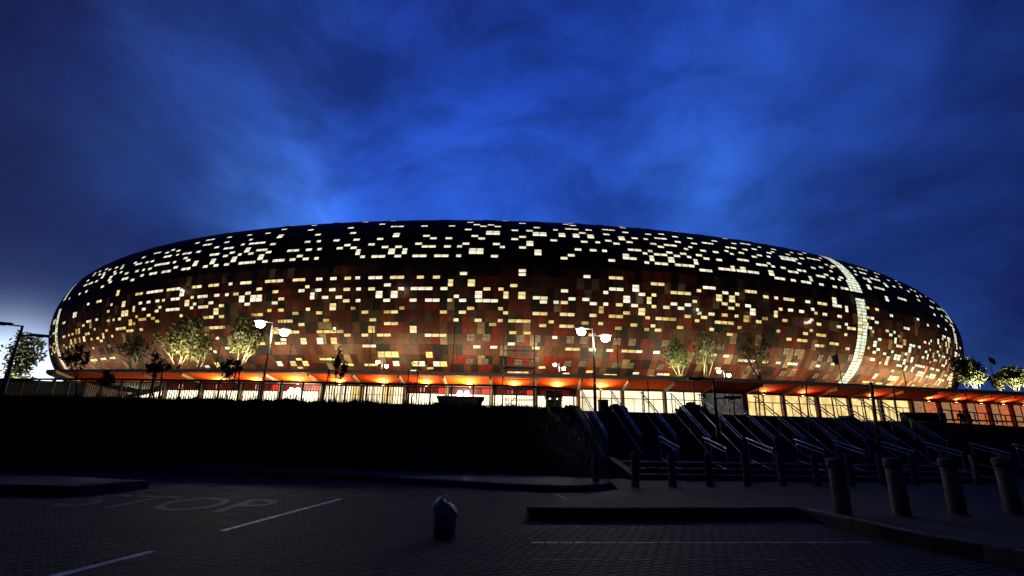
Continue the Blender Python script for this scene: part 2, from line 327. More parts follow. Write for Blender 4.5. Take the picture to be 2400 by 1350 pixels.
# lit windows: position along the facade, fine row, rows high, how many side by side, total width, g = grille
WIN = """208.4 -7 1 3 3.6;210.6 -14 1 2 2.4;211.5 -17 1 2 2.4;214.6 -15 1 2 2.4;214.8 -16 1 2 2.4;216.4 -6 2 3 3.6;216.9 -17 1 3 3.6;217.4 -14 1 2 2.4;217.8 -10 1 3 3.6;219.3 -16 1 2 2.4;221.4 -11 1 1 1.4;226.8 1 1 1 1.09;227.3 -16 1 1 1.26;227.8 -8 1 2 2.4;228.2 -13 1 2 2.4;228.7 -17 1 1 1.27;231.3 -17 1 1 1.37;231.8 -13 1 1 1.35;232.8 -16 2 1 1.3;233.7 -17 1 1 1.19;234.2 -13 1 1 1.31;234.2 1 1 1 1.36;234.2 6 1 1 1.4;234.7 9 1 1 1.4;234.9 4 1 2 2.4;235.1 -7 2 2 2.4;235.1 8 1 1 1.4;235.4 -16 2 1 1.4;236.6 -13 2 1 1.27;237.5 9 1 1 1.4;238.0 -16 2 1 0.97;238.0 4 1 2 2.4;238.2 -13 2 1 0.96;238.2 1 1 1 1.4;239.7 7 1 1 1.4;240.4 -16 2 1 1.35;240.6 -11 1 1 1.39;241.1 4 1 1 1.4;241.1 9 1 1 1.4;241.3 -23 1 3 3.6;241.8 -4 1 1 1.18;242.1 7 1 1 1.06;242.3 -14 1 2 2.4;242.8 6 1 1 1.4;243.0 5 1 1 1.35;243.2 -10 1 2 2.4;243.7 -19 1 1 0.86;243.7 8 1 1 1.4;244.0 -16 1 1 1.11;244.0 -12 2 1 1.16;245.9 -13 1 1 0.96;246.1 -23 1 2 2.4;246.1 1 1 1 1.4;246.8 -21 2 2 2.4g;246.8 -16 1 1 1.26;246.8 -10 1 1 1.26;246.8 -4 1 2 2.4;246.8 8 1 1 1.4;247.8 3 1 1 1.4;247.8 4 1 1 1.37;247.8 6 1 1 1.05;248.0 -17 1 1 1.36;248.8 2 1 1 1.4;248.8 5 1 1 1.2;249.2 -16 2 1 0.96;249.5 8 1 1 1.1;249.7 8 1 1 1.01;249.9 -23 1 2 2.4;249.9 7 1 1 1.17;250.4 -21 2 2 2.4g;250.7 -14 1 1 1.1;251.2 5 1 1 1.09;251.4 -8 1 1 1.12;251.6 -11 1 1 1.24;252.3 -6 1 1 0.93;252.6 -16 1 1 0.85;253.6 -11 1 1 0.91;253.8 -3 2 1 1.18;254.0 4 1 1 1.38;254.3 8 1 1 1.26;254.5 -21 2 2 2.4g;254.5 2 1 2 2.4;255.7 -11 1 1 1.16;255.7 10 1 1 1.2;256.0 -14 1 3 3.6;256.2 7 1 2 2.4;256.7 -7 2 1 1.29;257.4 -10 2 2 2.4;257.6 1 1 1 1.27;257.6 4 1 1 1.27;258.4 -21 2 1 1.4g;258.9 -15 1 2 2.4;259.1 7 1 1 1.2;259.3 -13 2 1 1.18;259.6 11 1 2 2.4;259.8 4 1 1 0.87;260.3 -9 2 1 0.8;260.3 2 1 1 1.2;260.5 -13 1 1 0.8;260.8 7 1 1 1.2;261.3 -11 1 1 0.83;261.3 -4 1 2 2.4;261.8 4 1 1 1.2;262.2 -7 1 1 1.15;262.5 -15 1 1 1.2;263.0 -12 1 2 2.4;263.2 5 1 1 1.2;263.4 -9 1 1 1.2;263.4 10 1 1 1.2;263.7 2 1 2 2.4;264.2 5 1 1 1.2;264.6 -7 1 1 1.2;264.6 11 1 1 1.2;264.9 -11 1 1 1.2;264.9 8 1 2 2.4;265.4 5 1 1 1.2;265.9 -4 1 4 4.8;266.1 -12 1 1 1.2;266.6 5 1 1 1.2;266.8 10 1 1 1.2;267.1 -10 1 1 1.2;267.1 -7 1 1 1.2;267.3 -13 1 1 1.2;267.3 2 1 2 2.4;267.6 2 1 2 2.4;267.8 8 1 1 0.87;268.0 -9 1 1 0.87;268.5 5 1 1 0.87;268.8 -7 1 1 0.87;269.7 3 1 1 1.2;269.7 8 1 1 1.2;270.2 13 1 1 1.2;271.0 -4 1 3 3.6;271.0 6 1 1 1.2;271.0 8 1 1 1.2;271.4 -10 1 3 3.6;271.9 -7 1 2 2.4;272.2 5 1 1 1.2;272.7 2 1 2 2.4;273.1 14 1 2 2.4;273.4 -6 2 1 1.2;273.4 8 1 1 1.2;273.6 -12 1 1 0.87;274.1 11 1 2 2.4;274.6 3 2 1 1.2;274.9 -9 2 1 1.2;276.1 -28 1 1 1.2;276.1 -10 1 1 0.87;276.1 -7 1 1 0.87;276.8 -9 1 1 0.87;276.8 -4 1 2 2.4;277.5 -22 1 1 1.2;277.5 2 1 1 1.2;277.5 9 1 1 1.2;278.0 -15 1 1 1.2;278.0 14 1 1 1.2;278.3 6 1 2 2.4;278.5 -7 1 2 2.4;278.8 -28 2 1 1.2;278.8 -10 1 2 2.4;278.8 3 2 1 1.2;279.0 -22 2 1 1.2;279.0 11 1 1 1.2;279.2 -18 1 1 1.2;280.0 -23 1 1 0.87;280.0 -13 1 2 2.4;280.0 2 1 1 1.2;280.2 8 1 1 1.2;280.5 -9 1 1 1.2;280.7 -4 1 2 2.4;281.2 5 1 1 1.2;281.4 -19 1 1 0.87;281.4 8 1 1 1.2;281.7 -16 1 3 3.6;281.7 -12 2 1 1.2;281.7 -7 1 1 1.2;282.4 2 1 1 1.2;282.4 6 1 1 1.2;282.9 -13 1 1 1.2;282.9 -10 1 1 1.2;282.9 14 1 1 1.2;283.1 -22 1 1 1.2;283.6 3 2 1 1.2;283.6 9 1 1 0.87;283.9 -7 1 1 0.87;284.4 -4 1 1 0.87;284.4 5 1 1 0.87;284.6 11 1 1 0.87;285.6 6 2 1 1.2;285.8 -19 2 1 1.2;285.8 -7 1 1 1.2;286.8 2 1 3 3.6;286.8 5 1 1 1.2;286.8 9 1 3 3.6;287.1 -18 1 1 0.87;287.1 -9 2 1 1.2;287.1 14 1 1 1.2;287.6 -4 1 2 2.4;288.3 -10 1 1 1.2;288.3 -7 1 1 1.2;288.8 -21 1 4 4.8;288.8 6 1 2 2.4;289.3 3 2 1 1.2;289.8 16 1 1 1.2;290.0 -16 1 2 2.4;290.0 -9 2 2 2.4;290.3 -13 1 2 2.4;290.5 -6 1 1 1.2;290.5 2 1 1 1.2;290.5 5 1 1 1.2;290.5 8 1 1 1.2;290.8 11 2 1 1.2;292.5 -28 2 1 1.2;292.7 -12 1 1 0.87;293.2 -4 1 3 3.6;293.2 2 1 2 2.4;293.7 -18 2 1 1.2;293.7 -10 1 1 1.2;293.7 -7 1 1 1.2;294.2 -21 1 2 2.4;294.9 -20 1 1 1.2;294.9 -12 1 1 1.2;294.9 -9 1 1 1.2;295.2 -28 2 1 1.2;295.4 -15 1 2 2.4;295.4 5 1 2 2.4;295.4 18 1 1 1.2;295.9 -15 1 2 2.4;295.9 2 1 1 1.2;296.2 -29 1 1 1.2;296.2 14 1 1 1.2;296.7 -26 1 1 1.2;296.9 -18 1 2 2.4;297.1 3 1 1 1.2;297.4 8 1 1 1.2;297.6 -28 2 1 1.2;297.6 -13 1 1 1.2;297.9 -4 1 2 2.4;298.4 2 1 1 1.2;298.4 5 1 1 1.2;298.6 -21 2 1 1.2;298.6 -16 1 1 1.2;298.6 -7 1 1 1.2;298.6 11 1 1 1.2;299.6 -6 1 1 0.87;299.6 8 1 1 0.87;299.9 -12 1 1 0.87;300.4 2 1 1 0.87;300.4 5 1 1 0.87;300.6 -9 2 1 0.87;301.6 -21 2 1 1.2;301.6 -7 1 1 1.2;301.6 -4 1 1 1.2;301.9 -13 1 1 1.2;302.4 -26 1 3 3.6;302.9 -9 1 1 1.2;302.9 8 1 1 1.2;303.1 -15 1 1 1.2;303.6 -18 1 4 4.8;304.1 -21 2 1 1.2;304.1 -7 1 1 1.2;304.1 -4 1 1 1.2;304.1 5 1 1 1.2;304.1 14 1 1 1.2;304.3 -12 2 1 1.2;305.3 -28 1 2 2.4;305.3 -9 1 1 1.2;305.3 6 1 1 1.2;305.3 11 1 1 1.2;305.6 19 1 1 1.2;306.6 -19 1 1 1.2;306.6 -10 1 1 1.2;306.6 -7 1 1 1.2;306.6 -4 1 1 1.2;306.6 5 1 1 1.2;306.6 8 1 1 1.2;307.6 3 2 1 0.87;307.8 -12 1 1 0.87;308.3 -4 1 1 0.87;308.6 -10 1 1 0.87;308.6 -7 1 1 0.87;308.6 2 1 1 0.87;309.6 -28 1 2 2.4;309.6 -19 1 1 1.2;309.6 6 1 1 1.2;309.6 16 1 1 1.2;309.8 -13 1 1 1.2;310.1 -22 1 2 2.4;310.8 -18 2 1 1.2;310.8 -7 1 1 1.2;310.8 8 1 1 1.2;310.8 20 1 1 1.2;311.1 -15 1 1 1.2;311.3 -4 1 2 2.4;311.3 2 1 2 2.4;312.1 -9 2 1 1.2;312.1 5 1 1 1.2;312.8 -19 1 2 2.4;312.8 14 1 2 2.4;313.1 -25 2 3 3.6;313.4 -10 1 1 1.2;313.4 -6 1 1 1.2;313.4 3 2 1 1.2;313.4 9 2 1 1.2;314.1 -28 2 1 1.2;314.1 -16 1 2 2.4;314.1 -13 1 2 2.4;314.4 5 1 1 1.2;314.6 -9 2 1 1.2;314.6 2 1 1 1.2;314.9 -4 1 2 2.4;315.6 -7 1 1 0.87;315.6 3 2 1 0.87;315.9 -12 1 1 0.87;316.9 -30 1 1 1.2;317.7 -18 2 1 1.2;317.7 -10 1 1 1.2;317.7 6 1 1 1.2;317.7 14 1 1 1.2;317.9 -28 2 2 2.4;318.2 2 1 2 2.4;318.7 -4 1 1 1.2;318.7 9 1 1 1.2;319.0 -7 1 3 3.6;319.5 5 1 2 2.4;319.8 -29 1 1 1.2;320.0 -25 2 1 1.2;320.0 8 1 1 1.2;320.0 21 1 1 1.2;320.8 -10 1 2 2.4;321.3 -19 1 3 3.6;321.3 -4 1 1 1.2;321.6 -28 2 2 2.4;321.8 2 1 2 2.4;322.6 -13 1 1 1.2;322.6 -7 1 1 1.2;322.6 5 1 1 1.2;322.6 8 1 1 1.2;322.6 14 1 1 1.2;323.6 -10 1 1 0.87;323.6 -6 2 1 0.87;324.6 -15 1 1 0.87;324.6 -9 1 1 0.87;324.6 2 1 1 0.87;324.6 5 1 1 0.87;325.6 -13 1 1 1.2;325.6 -10 1 1 1.2;325.6 -3 1 1 1.2;325.6 6 1 1 1.2;325.6 12 1 1 1.2;325.6 17 1 1 1.2;326.6 -27 2 1 1.2g;326.9 -20 2 1 1.2g;326.9 -12 1 1 1.2;326.9 -6 2 1 1.2;326.9 9 1 1 1.2;326.9 15 1 1 1.2;327.4 3 2 2 2.4;327.9 -22 1 1 1.2;328.1 -15 1 1 1.2;328.1 -9 2 1 1.2;328.1 8 1 1 1.2;328.1 14 1 1 1.2;329.1 -27 2 1 1.2g;329.4 -20 2 1 1.2g;329.4 -10 1 3 3.6;329.4 -7 1 1 1.2;329.4 15 1 1 1.2;329.4 21 1 1 1.2;329.9 10 2 2 2.4;330.4 -16 1 1 1.2;330.4 2 1 1 1.2;330.6 -22 1 1 1.2;330.6 6 1 1 1.2;330.6 14 1 1 1.2;331.6 -15 1 1 0.87;331.6 -12 1 1 0.87;331.6 -7 1 1 0.87;331.6 5 1 1 0.87;332.4 -13 1 1 0.87;332.4 -9 2 1 0.87;333.4 -21 1 1 1.2;333.6 -18 1 1 1.2;333.6 -6 1 1 1.2;333.6 8 1 1 1.2;333.6 12 1 1 1.2;334.6 -30 1 3 3.6;334.6 -27 2 1 1.2g;334.6 -15 1 3 3.6;334.9 -20 2 1 1.2g;334.9 -9 2 1 1.2;334.9 -3 1 1 1.2;334.9 -2 1 1 1.2;334.9 5 1 1 1.2;334.9 9 1 1 1.2;334.9 17 1 1 1.2;335.6 -15 1 1 1.2;335.9 -30 1 1 1.2;335.9 -18 1 1 1.2;336.1 6 2 1 1.2;336.1 12 1 1 1.2;337.4 -26 2 1 1.2g;337.4 -22 1 1 1.2;337.4 -20 2 1 1.2g;337.4 3 2 1 1.2;337.4 14 1 1 1.2;337.4 21 1 1 1.2;337.8 -13 1 2 2.4;337.8 -9 1 2 2.4;337.8 10 2 2 2.4;338.3 -16 1 1 1.2;338.3 -10 1 1 1.2;338.6 -28 1 1 1.2;339.6 -15 1 1 0.87;340.1 8 1 1 1.2;340.3 -19 1 1 0.87;340.3 -10 1 1 0.87;340.6 13 1 1 0.87;341.6 -10 1 1 1.2;341.6 -7 1 1 1.2;341.6 2 1 1 1.2;341.6 10 2 1 1.2;342.1 -16 1 2 2.4;342.1 -13 1 2 2.4;342.8 -30 1 1 1.2;342.8 -27 2 1 1.2g;342.8 -20 2 1 1.2g;342.8 -9 1 1 1.2;342.8 3 1 1 1.2;342.8 18 1 1 1.2;343.3 -22 1 2 2.4;343.5 14 1 2 2.4;344.0 5 1 1 1.2;344.0 10 2 1 1.2;344.0 17 1 1 1.2;345.0 -20 2 1 1.2g;345.0 -15 1 1 1.2;345.0 -9 1 1 1.2;345.2 -27 2 1 1.2g;345.2 -3 1 1 1.2;345.2 8 1 1 1.2;345.2 12 1 1 1.2;345.5 21 1 1 1.2;346.2 -18 1 1 1.2;346.2 -13 1 1 1.2;346.2 -10 1 1 1.2;346.5 -22 1 1 1.2;346.5 5 1 1 1.2;346.5 10 2 1 1.2;346.5 14 1 1 1.2;346.7 -29 1 1 1.2;347.5 -15 1 1 0.87;347.5 -12 2 1 0.87;347.5 8 1 1 0.87;348.2 -10 1 1 0.87;348.2 -7 1 1 0.87;348.4 5 1 1 0.87;349.4 -22 1 1 1.2;349.4 2 1 1 1.2;349.4 9 1 1 1.2;349.4 12 1 1 1.2;349.7 21 1 1 1.2;349.9 -13 1 2 2.4;349.9 -6 1 2 2.4;349.9 -3 1 2 2.4;350.2 15 1 2 2.4;350.4 -30 1 2 2.4;350.4 -20 2 1 1.2g;350.4 -16 1 1 1.2;350.4 -10 1 1 1.2;350.7 8 1 1 1.2;350.9 -27 2 1 1.2g;351.6 -12 1 1 1.2;351.6 -9 2 1 1.2;351.9 3 2 1 1.2;351.9 10 2 1 1.2;352.9 -20 2 1 1.2g;352.9 -15 1 1 1.2;352.9 -10 1 1 1.2;353.1 -22 1 3 3.6;353.1 -6 2 1 1.2;353.1 3 1 1 1.2;353.1 9 1 1 1.2;353.1 14 1 1 1.2;353.4 -27 2 1 1.2g;353.4 18 1 1 1.2;353.6 6 1 2 2.4;354.1 -12 2 1 1.2;354.1 -7 1 1 1.2;354.3 11 1 1 1.2;354.8 -29 1 1 1.2;355.1 -16 1 1 0.87;355.1 -13 1 1 0.87;355.3 -9 2 1 0.87;355.3 2 1 1 0.87;355.3 5 1 1 0.87;356.1 -15 1 1 0.87;356.1 -10 1 1 0.87;356.1 -7 1 1 0.87;356.3 3 2 1 0.87;356.3 6 1 1 0.87;356.3 11 1 1 0.87;356.8 -4 1 2 2.4;357.0 -16 1 1 1.2;357.3 -22 1 1 1.2;357.3 9 1 1 1.2;357.3 14 1 1 1.2;357.8 -30 1 1 1.2;357.8 2 1 2 2.4;358.0 5 1 2 2.4;358.2 -13 1 3 3.6;358.2 -10 1 1 1.2;358.5 -20 2 1 1.2g;358.5 8 1 1 1.2;358.7 -27 2 1 1.2g;359.0 21 1 1 1.2;359.2 12 1 2 2.4;359.5 -22 1 1 0.87;359.5 -9 1 1 1.2;359.7 -29 1 2 2.4;359.7 3 2 1 1.2;359.7 6 1 1 1.2;360.0 15 1 1 1.2;360.4 9 1 2 2.4;360.7 -15 1 1 1.2;360.7 -10 1 1 1.2;360.7 -6 1 3 3.6;360.9 5 1 1 1.2;361.9 -12 1 1 1.2;361.9 -9 1 1 1.2;361.9 2 1 3 3.6;362.2 6 1 1 1.2;362.2 11 1 1 1.2;362.4 14 1 1 1.2;362.9 -29 1 1 0.87;363.1 -8 1 1 0.87;363.1 5 1 1 0.87;363.1 8 1 1 0.87;363.6 -13 1 1 0.87;363.9 -11 1 1 0.87;363.9 -5 1 1 0.87;364.1 3 2 1 0.87;364.1 9 1 1 0.87;364.8 -12 1 1 1.2;365.1 -21 1 1 0.87;365.1 6 1 1 1.2;365.3 11 1 1 1.2;365.3 14 1 1 1.2;365.6 1 1 2 2.4;365.8 -4 1 2 2.4;366.1 -11 1 1 1.2;366.3 -15 1 1 0.87;366.3 5 1 1 1.2;366.3 8 1 1 1.2;367.5 -22 1 1 1.2;367.5 -7 2 1 1.2;368.2 12 1 2 2.4;368.5 -20 2 1 1.2g;368.5 -13 1 3 3.6;368.5 -11 1 1 1.2;368.5 -8 1 1 1.2;368.7 -5 1 1 1.2;368.7 5 1 1 1.2;368.7 8 1 1 1.2;369.2 -26 1 1 1.2;369.2 2 1 2 2.4;369.7 -16 1 1 1.2;369.7 -9 1 1 1.2;369.7 21 1 1 1.2;369.9 -22 1 1 1.2;369.9 -7 2 1 1.2;370.2 14 1 1 1.2;370.7 -11 1 1 0.87;370.9 -8 1 1 0.87;370.9 -5 1 1 0.87;370.9 2 2 1 0.87;371.1 9 1 1 0.87;371.4 -14 1 1 0.87;371.9 2 1 1 0.87;371.9 8 1 1 0.87;371.9 11 1 1 0.87;372.6 -12 2 1 1.2;372.9 -8 1 1 1.2;372.9 2 2 1 1.2;373.1 11 1 1 1.2;373.6 -4 1 2 2.4;373.6 6 1 2 2.4;373.8 -21 2 1 0.87g;373.8 -10 2 1 1.2;374.1 -23 1 3 3.6;374.1 9 1 1 1.2;374.1 18 1 1 1.2;374.3 14 1 1 1.2;374.8 -27 2 1 1.2g;374.8 2 1 2 2.4;375.0 -12 1 1 1.2;375.5 11 1 1 1.2;376.2 -21 2 1 0.87g;376.2 -11 1 1 1.2;376.5 -5 1 1 1.2;376.5 8 1 1 1.2;377.2 -27 2 1 1.2g;377.2 5 1 2 2.4;377.2 15 1 2 2.4;377.9 -23 1 1 1.2;377.9 9 1 1 1.2;377.9 12 1 1 1.2;378.4 -10 2 1 0.87;378.6 -5 1 1 0.87;378.6 2 2 1 1.2;378.6 21 1 1 1.2;378.9 6 1 1 0.87;379.1 -14 1 1 0.87;379.4 -8 1 1 0.87;379.6 5 1 1 0.87;379.9 9 1 1 0.87;379.9 14 1 1 0.87;380.1 1 1 2 2.4;380.3 -11 1 1 1.2;380.6 -23 1 1 1.2;380.8 11 1 1 1.2;381.3 -5 1 2 2.4;381.5 -20 2 1 1.2g;381.5 -16 1 1 1.2;381.5 -8 1 1 1.2;381.8 5 1 1 1.2;382.0 12 1 1 0.87;382.8 -27 2 1 1.2g;383.0 1 1 1 1.2;383.2 14 1 1 1.2;383.7 -23 1 2 2.4;383.7 4 1 2 2.4;383.9 -20 2 1 1.2g;383.9 -8 1 1 1.2;384.4 -16 1 2 2.4;384.4 9 2 3 3.6;384.9 -14 1 1 1.2;384.9 -11 1 1 1.2;385.1 -27 2 1 1.2g;385.4 -5 1 1 1.2;385.4 5 1 1 1.2;385.6 12 1 1 1.2;385.9 1 1 2 2.4;386.1 -13 1 1 0.87;386.1 -10 1 1 0.87;386.4 -7 1 1 0.87;386.6 5 1 1 0.87;386.6 8 1 1 0.87;386.6 10 1 1 0.87;387.1 -8 1 1 0.87;387.3 2 2 1 0.87;387.6 14 1 1 0.87;387.8 -11 1 1 1.2;388.5 -17 1 2 2.4;388.5 -14 1 2 2.4;388.5 11 1 1 1.2;388.8 -5 1 2 2.4;389.2 -8 1 1 1.2;389.5 -21 2 1 1.2g;389.5 1 1 1 1.2;389.5 7 1 1 1.2;389.7 -23 1 1 1.2;389.7 14 1 1 1.2;390.2 4 1 2 2.4;390.7 -27 2 1 1.2g;391.9 -21 2 1 1.2g;391.9 -16 1 2 2.4;391.9 -4 2 1 1.2;391.9 5 1 1 1.2;391.9 8 1 1 1.2;392.1 12 1 3 3.6;392.1 16 1 1 1.2;392.4 -5 1 2 2.4;392.6 -11 1 1 1.2;392.8 -8 1 1 1.2;392.8 1 1 1 1.2;393.1 -22 1 1 1.2;393.1 4 1 1 1.2;393.3 -27 2 1 1.2g;394.0 7 1 1 0.87;394.3 10 1 1 0.87;394.5 -13 1 1 0.87;394.5 -10 1 1 0.87;394.8 -6 2 1 0.87;394.8 1 1 1 0.87;395.0 4 1 1 0.87;395.2 9 1 1 0.87;395.2 14 1 1 0.87;395.5 -17 1 1 1.2;395.9 -11 1 2 2.4;395.9 1 1 1 1.2;395.9 5 1 1 1.2;396.2 10 1 1 1.2;396.9 -20 2 1 1.2g;398.6 -27 1 1 0.87;400.2 -10 2 1 0.87;400.7 -4 1 1 1.2;401.2 -16 1 1 0.87;401.2 -10 1 1 0.87;401.2 -7 1 2 2.4;401.7 8 1 1 0.87;401.9 -11 1 1 0.87;402.6 10 1 1 0.87;402.9 -15 2 1 1.2;402.9 12 1 1 1.2;403.1 -17 1 1 1.2;403.1 -8 1 1 1.2;403.3 3 2 1 1.2;403.6 -4 1 1 1.2;403.8 7 1 1 1.2;404.1 -16 1 1 1.2;404.1 -13 1 1 1.2;404.8 6 2 1 1.2;405.2 10 1 2 2.4;405.7 -27 1 2 2.4;405.9 -27 1 3 3.6;405.9 -20 1 1 0.87;406.2 13 1 1 1.2;406.4 -17 1 1 1.2;406.4 -10 1 1 1.2;406.7 -25 2 1 1.2;406.9 4 1 3 3.6;407.6 -11 1 1 1.2;407.9 -20 3 1 1.2;407.9 0 2 1 1.2;407.9 8 1 3 3.6;408.1 -5 1 1 1.2;408.1 13 1 2 2.4;408.8 -16 1 1 0.87;408.8 -10 1 1 0.87;409.3 -13 2 1 0.87;409.8 -27 1 2 2.4;410.0 10 1 1 0.87;410.5 -11 1 1 1.2;410.7 6 2 1 1.2;410.9 -18 2 2 2.4;410.9 -14 1 2 2.4;411.2 -22 1 1 1.2;412.6 -20 1 2 2.4;412.6 -13 2 1 1.2;412.8 13 1 2 2.4;413.1 -25 2 3 3.6;413.3 -8 1 2 2.4;413.8 -27 1 2 2.4;413.8 -16 1 1 1.2;414.0 -19 2 1 1.2;414.2 2 1 3 3.6;414.2 7 1 1 1.2;414.5 10 1 1 1.2;415.0 -15 2 1 1.2;415.4 -21 2 1 1.2;415.7 -13 1 2 2.4;416.6 -18 2 1 1.2;417.8 8 1 1 1.2;418.3 -21 2 1 1.2;418.5 -4 1 1 1.16;418.7 -13 1 1 1.22;419.2 10 1 1 0.87;419.9 12 1 1 1.2;420.4 7 1 1 1.2;420.9 -19 1 4 4.8;421.1 -16 1 1 1.3;421.1 -11 1 1 1.35;422.0 -14 1 1 1.24;422.5 -22 1 3 3.6;422.7 -22 2 3 3.6;422.7 4 1 1 1.4;423.0 -5 1 1 1.12;423.2 -26 1 1 1.2;423.2 -16 2 1 0.87;423.2 -11 1 1 0.82;423.7 6 1 1 1.2;423.7 9 1 1 1.2;423.9 -13 1 1 0.8;424.1 -10 1 1 0.8;425.1 -17 1 1 0.87;425.8 9 1 1 1.2;426.0 -15 2 1 1.12;426.5 -22 1 1 1.37;426.7 7 1 1 1.2;427.2 -19 1 2 2.4;427.7 -16 1 2 2.4;428.1 -13 1 1 1.33;428.1 -10 2 1 1.09;428.6 0 1 1 1.23;429.1 -4 1 1 1.38;429.1 3 1 2 2.4;429.3 -22 2 3 3.6;429.3 -14 1 1 1.13;429.3 -11 1 1 1.14;430.5 -16 2 1 0.99;430.7 -19 1 2 2.4;431.0 -8 1 1 1.34;432.1 -14 1 2 2.4;432.1 -7 1 2 2.4;432.6 9 1 1 1.05;433.1 -17 1 2 2.4;433.3 -10 2 1 1.1;434.0 7 1 3 3.6;434.2 -12 2 1 1.15;434.2 -4 1 1 1.3;434.2 1 1 1 1.4;434.5 -16 2 1 1.08;434.5 4 1 2 2.4;435.4 -10 2 1 1.04;435.6 -8 2 2 2.4;435.9 -22 1 4 4.8;436.1 -24 2 1 1.4;436.3 -14 1 1 0.83;437.0 0 1 2 2.4;437.5 -20 1 2 2.4;438.9 5 1 3 3.6;439.6 2 1 3 3.6;439.8 -17 1 2 2.4;440.8 -1 1 3 3.6;442.2 -21 2 4 4.8;444.7 -22 1 3 3.6;445.7 -11 1 1 1.39;446.4 -23 1 3 3.6;447.5 -8 1 2 2.4;448.7 -12 1 1 1.38"""
def wmat(name, c, s, lo=.72):
    if name in MATS: return MATS[name]
    m = mat(name, (.3, .3, .28), .3, emis=c, es=s, sample=False); t = m.node_tree; b = t.nodes['Principled BSDF']
    g_ = N(t, 'ShaderNodeTexCoord').outputs['Object']; n = noise(t, g_, 1.1, 3)
    r = N(t, 'ShaderNodeMapRange'); r.inputs['From Min'].default_value = .35; r.inputs['From Max'].default_value = .62
    r.inputs['To Min'].default_value = s * lo * .7; r.inputs['To Max'].default_value = s * 1.1
    t.links.new(n.outputs['Fac'], r.inputs['Value']); t.links.new(r.outputs[0], b.inputs['Emission Strength']); return m
WM = [wmat('pane_white', (1, .91, .66), 1.25), wmat('pane_cream', (1, .78, .34), 1.10), wmat('pane_yellow', (1, .69, .19), .95, .6),
      wmat('pane_dim', (.78, .50, .13), .75, .5), wmat('pane_green', (.88, .97, .72), 1.2, .7), wmat('pane_grille', (1, .62, .30), 1.0, .7),
      wmat('pane_gold', (1, .74, .18), 1.4, .7)]
FR = mat('window_frame', (.02, .018, .016), .5)
wl = []
for s_ in WIN.split(';'):
    a = s_.split(); gr = a[4].endswith('g'); u, j, h, n, w = float(a[0]), int(a[1]), int(a[2]), int(a[3]), float(a[4].rstrip('g'))
    for k in range(n):
        ww = w / n; wl.append((u - w / 2 + ww * k, ww, j, h, 'g' if gr else 'w'))
for u in np.arange(222, 440, 1.2):                       # windows that show only on the very edge of the roof curve
    if prnd.random() < .14: wl.append((float(u), 1.2, prnd.choice([20, 21, 22, 23]), 1, 'w'))
# the vertical slots of glass that split the shell
for (ua, ub, ja, jb, nn) in ((397.6, 400.25, -30, -1, 2), (396.8, 400.3, 1, 5, 3), (397.4, 400.2, 5, 19, 2), (219.4, 222.2, -30, -1, 2), (219.4, 222.2, 2, 20, 2), (441.0, 443.6, -9, -1, 2), (440.6, 443.4, -19, -10, 2), (443, 445.4, -27, -22, 2), (441.5, 444, 1, 16, 2)):
    for j in range(ja, jb):
        for k in range(nn):
            if j < -1 and ua > 430 and prnd.random() < .25: continue
            w = (ub - ua) / nn; wl.append((ua + w * k, w, j, 1, 's'))
G2 = .035
info = []
for (u, w, j, h, ty) in wl:
    z = float(fpt(u, j)[2])
    k = prnd.random()
    if ty == 's': mi = 4 if k < .7 or j > -6 else (2 if k < .9 else 0)
    elif ty == 'g': mi = 5
    elif j >= 0: mi = 0 if u < 375 or k < .4 else 4
    elif j < -22 and k < .5: mi = 6
    elif j >= -10: mi = 0 if k < .62 else 1
    elif j >= -18: mi = 1 if k < .35 else 2 if k < .82 else 3
    else: mi = 1 if k < .3 else 2 if k < .7 else 0
    if u > 402 and mi in (0, 1, 2) and j < 0: mi = 4 if k < .75 else 1
    info.append((u, w, j, h, ty, mi))
D_ = np.array([np.linalg.norm(fpt(a[0] + a[1] / 2, a[2] + a[3] / 2) - np.array([0, 0, HC])) / math.sqrt(a[1] * a[3]) for a in info])
near = set(np.argsort(D_)[:300].tolist())
rest = MB(); wmats = [FR] + WM
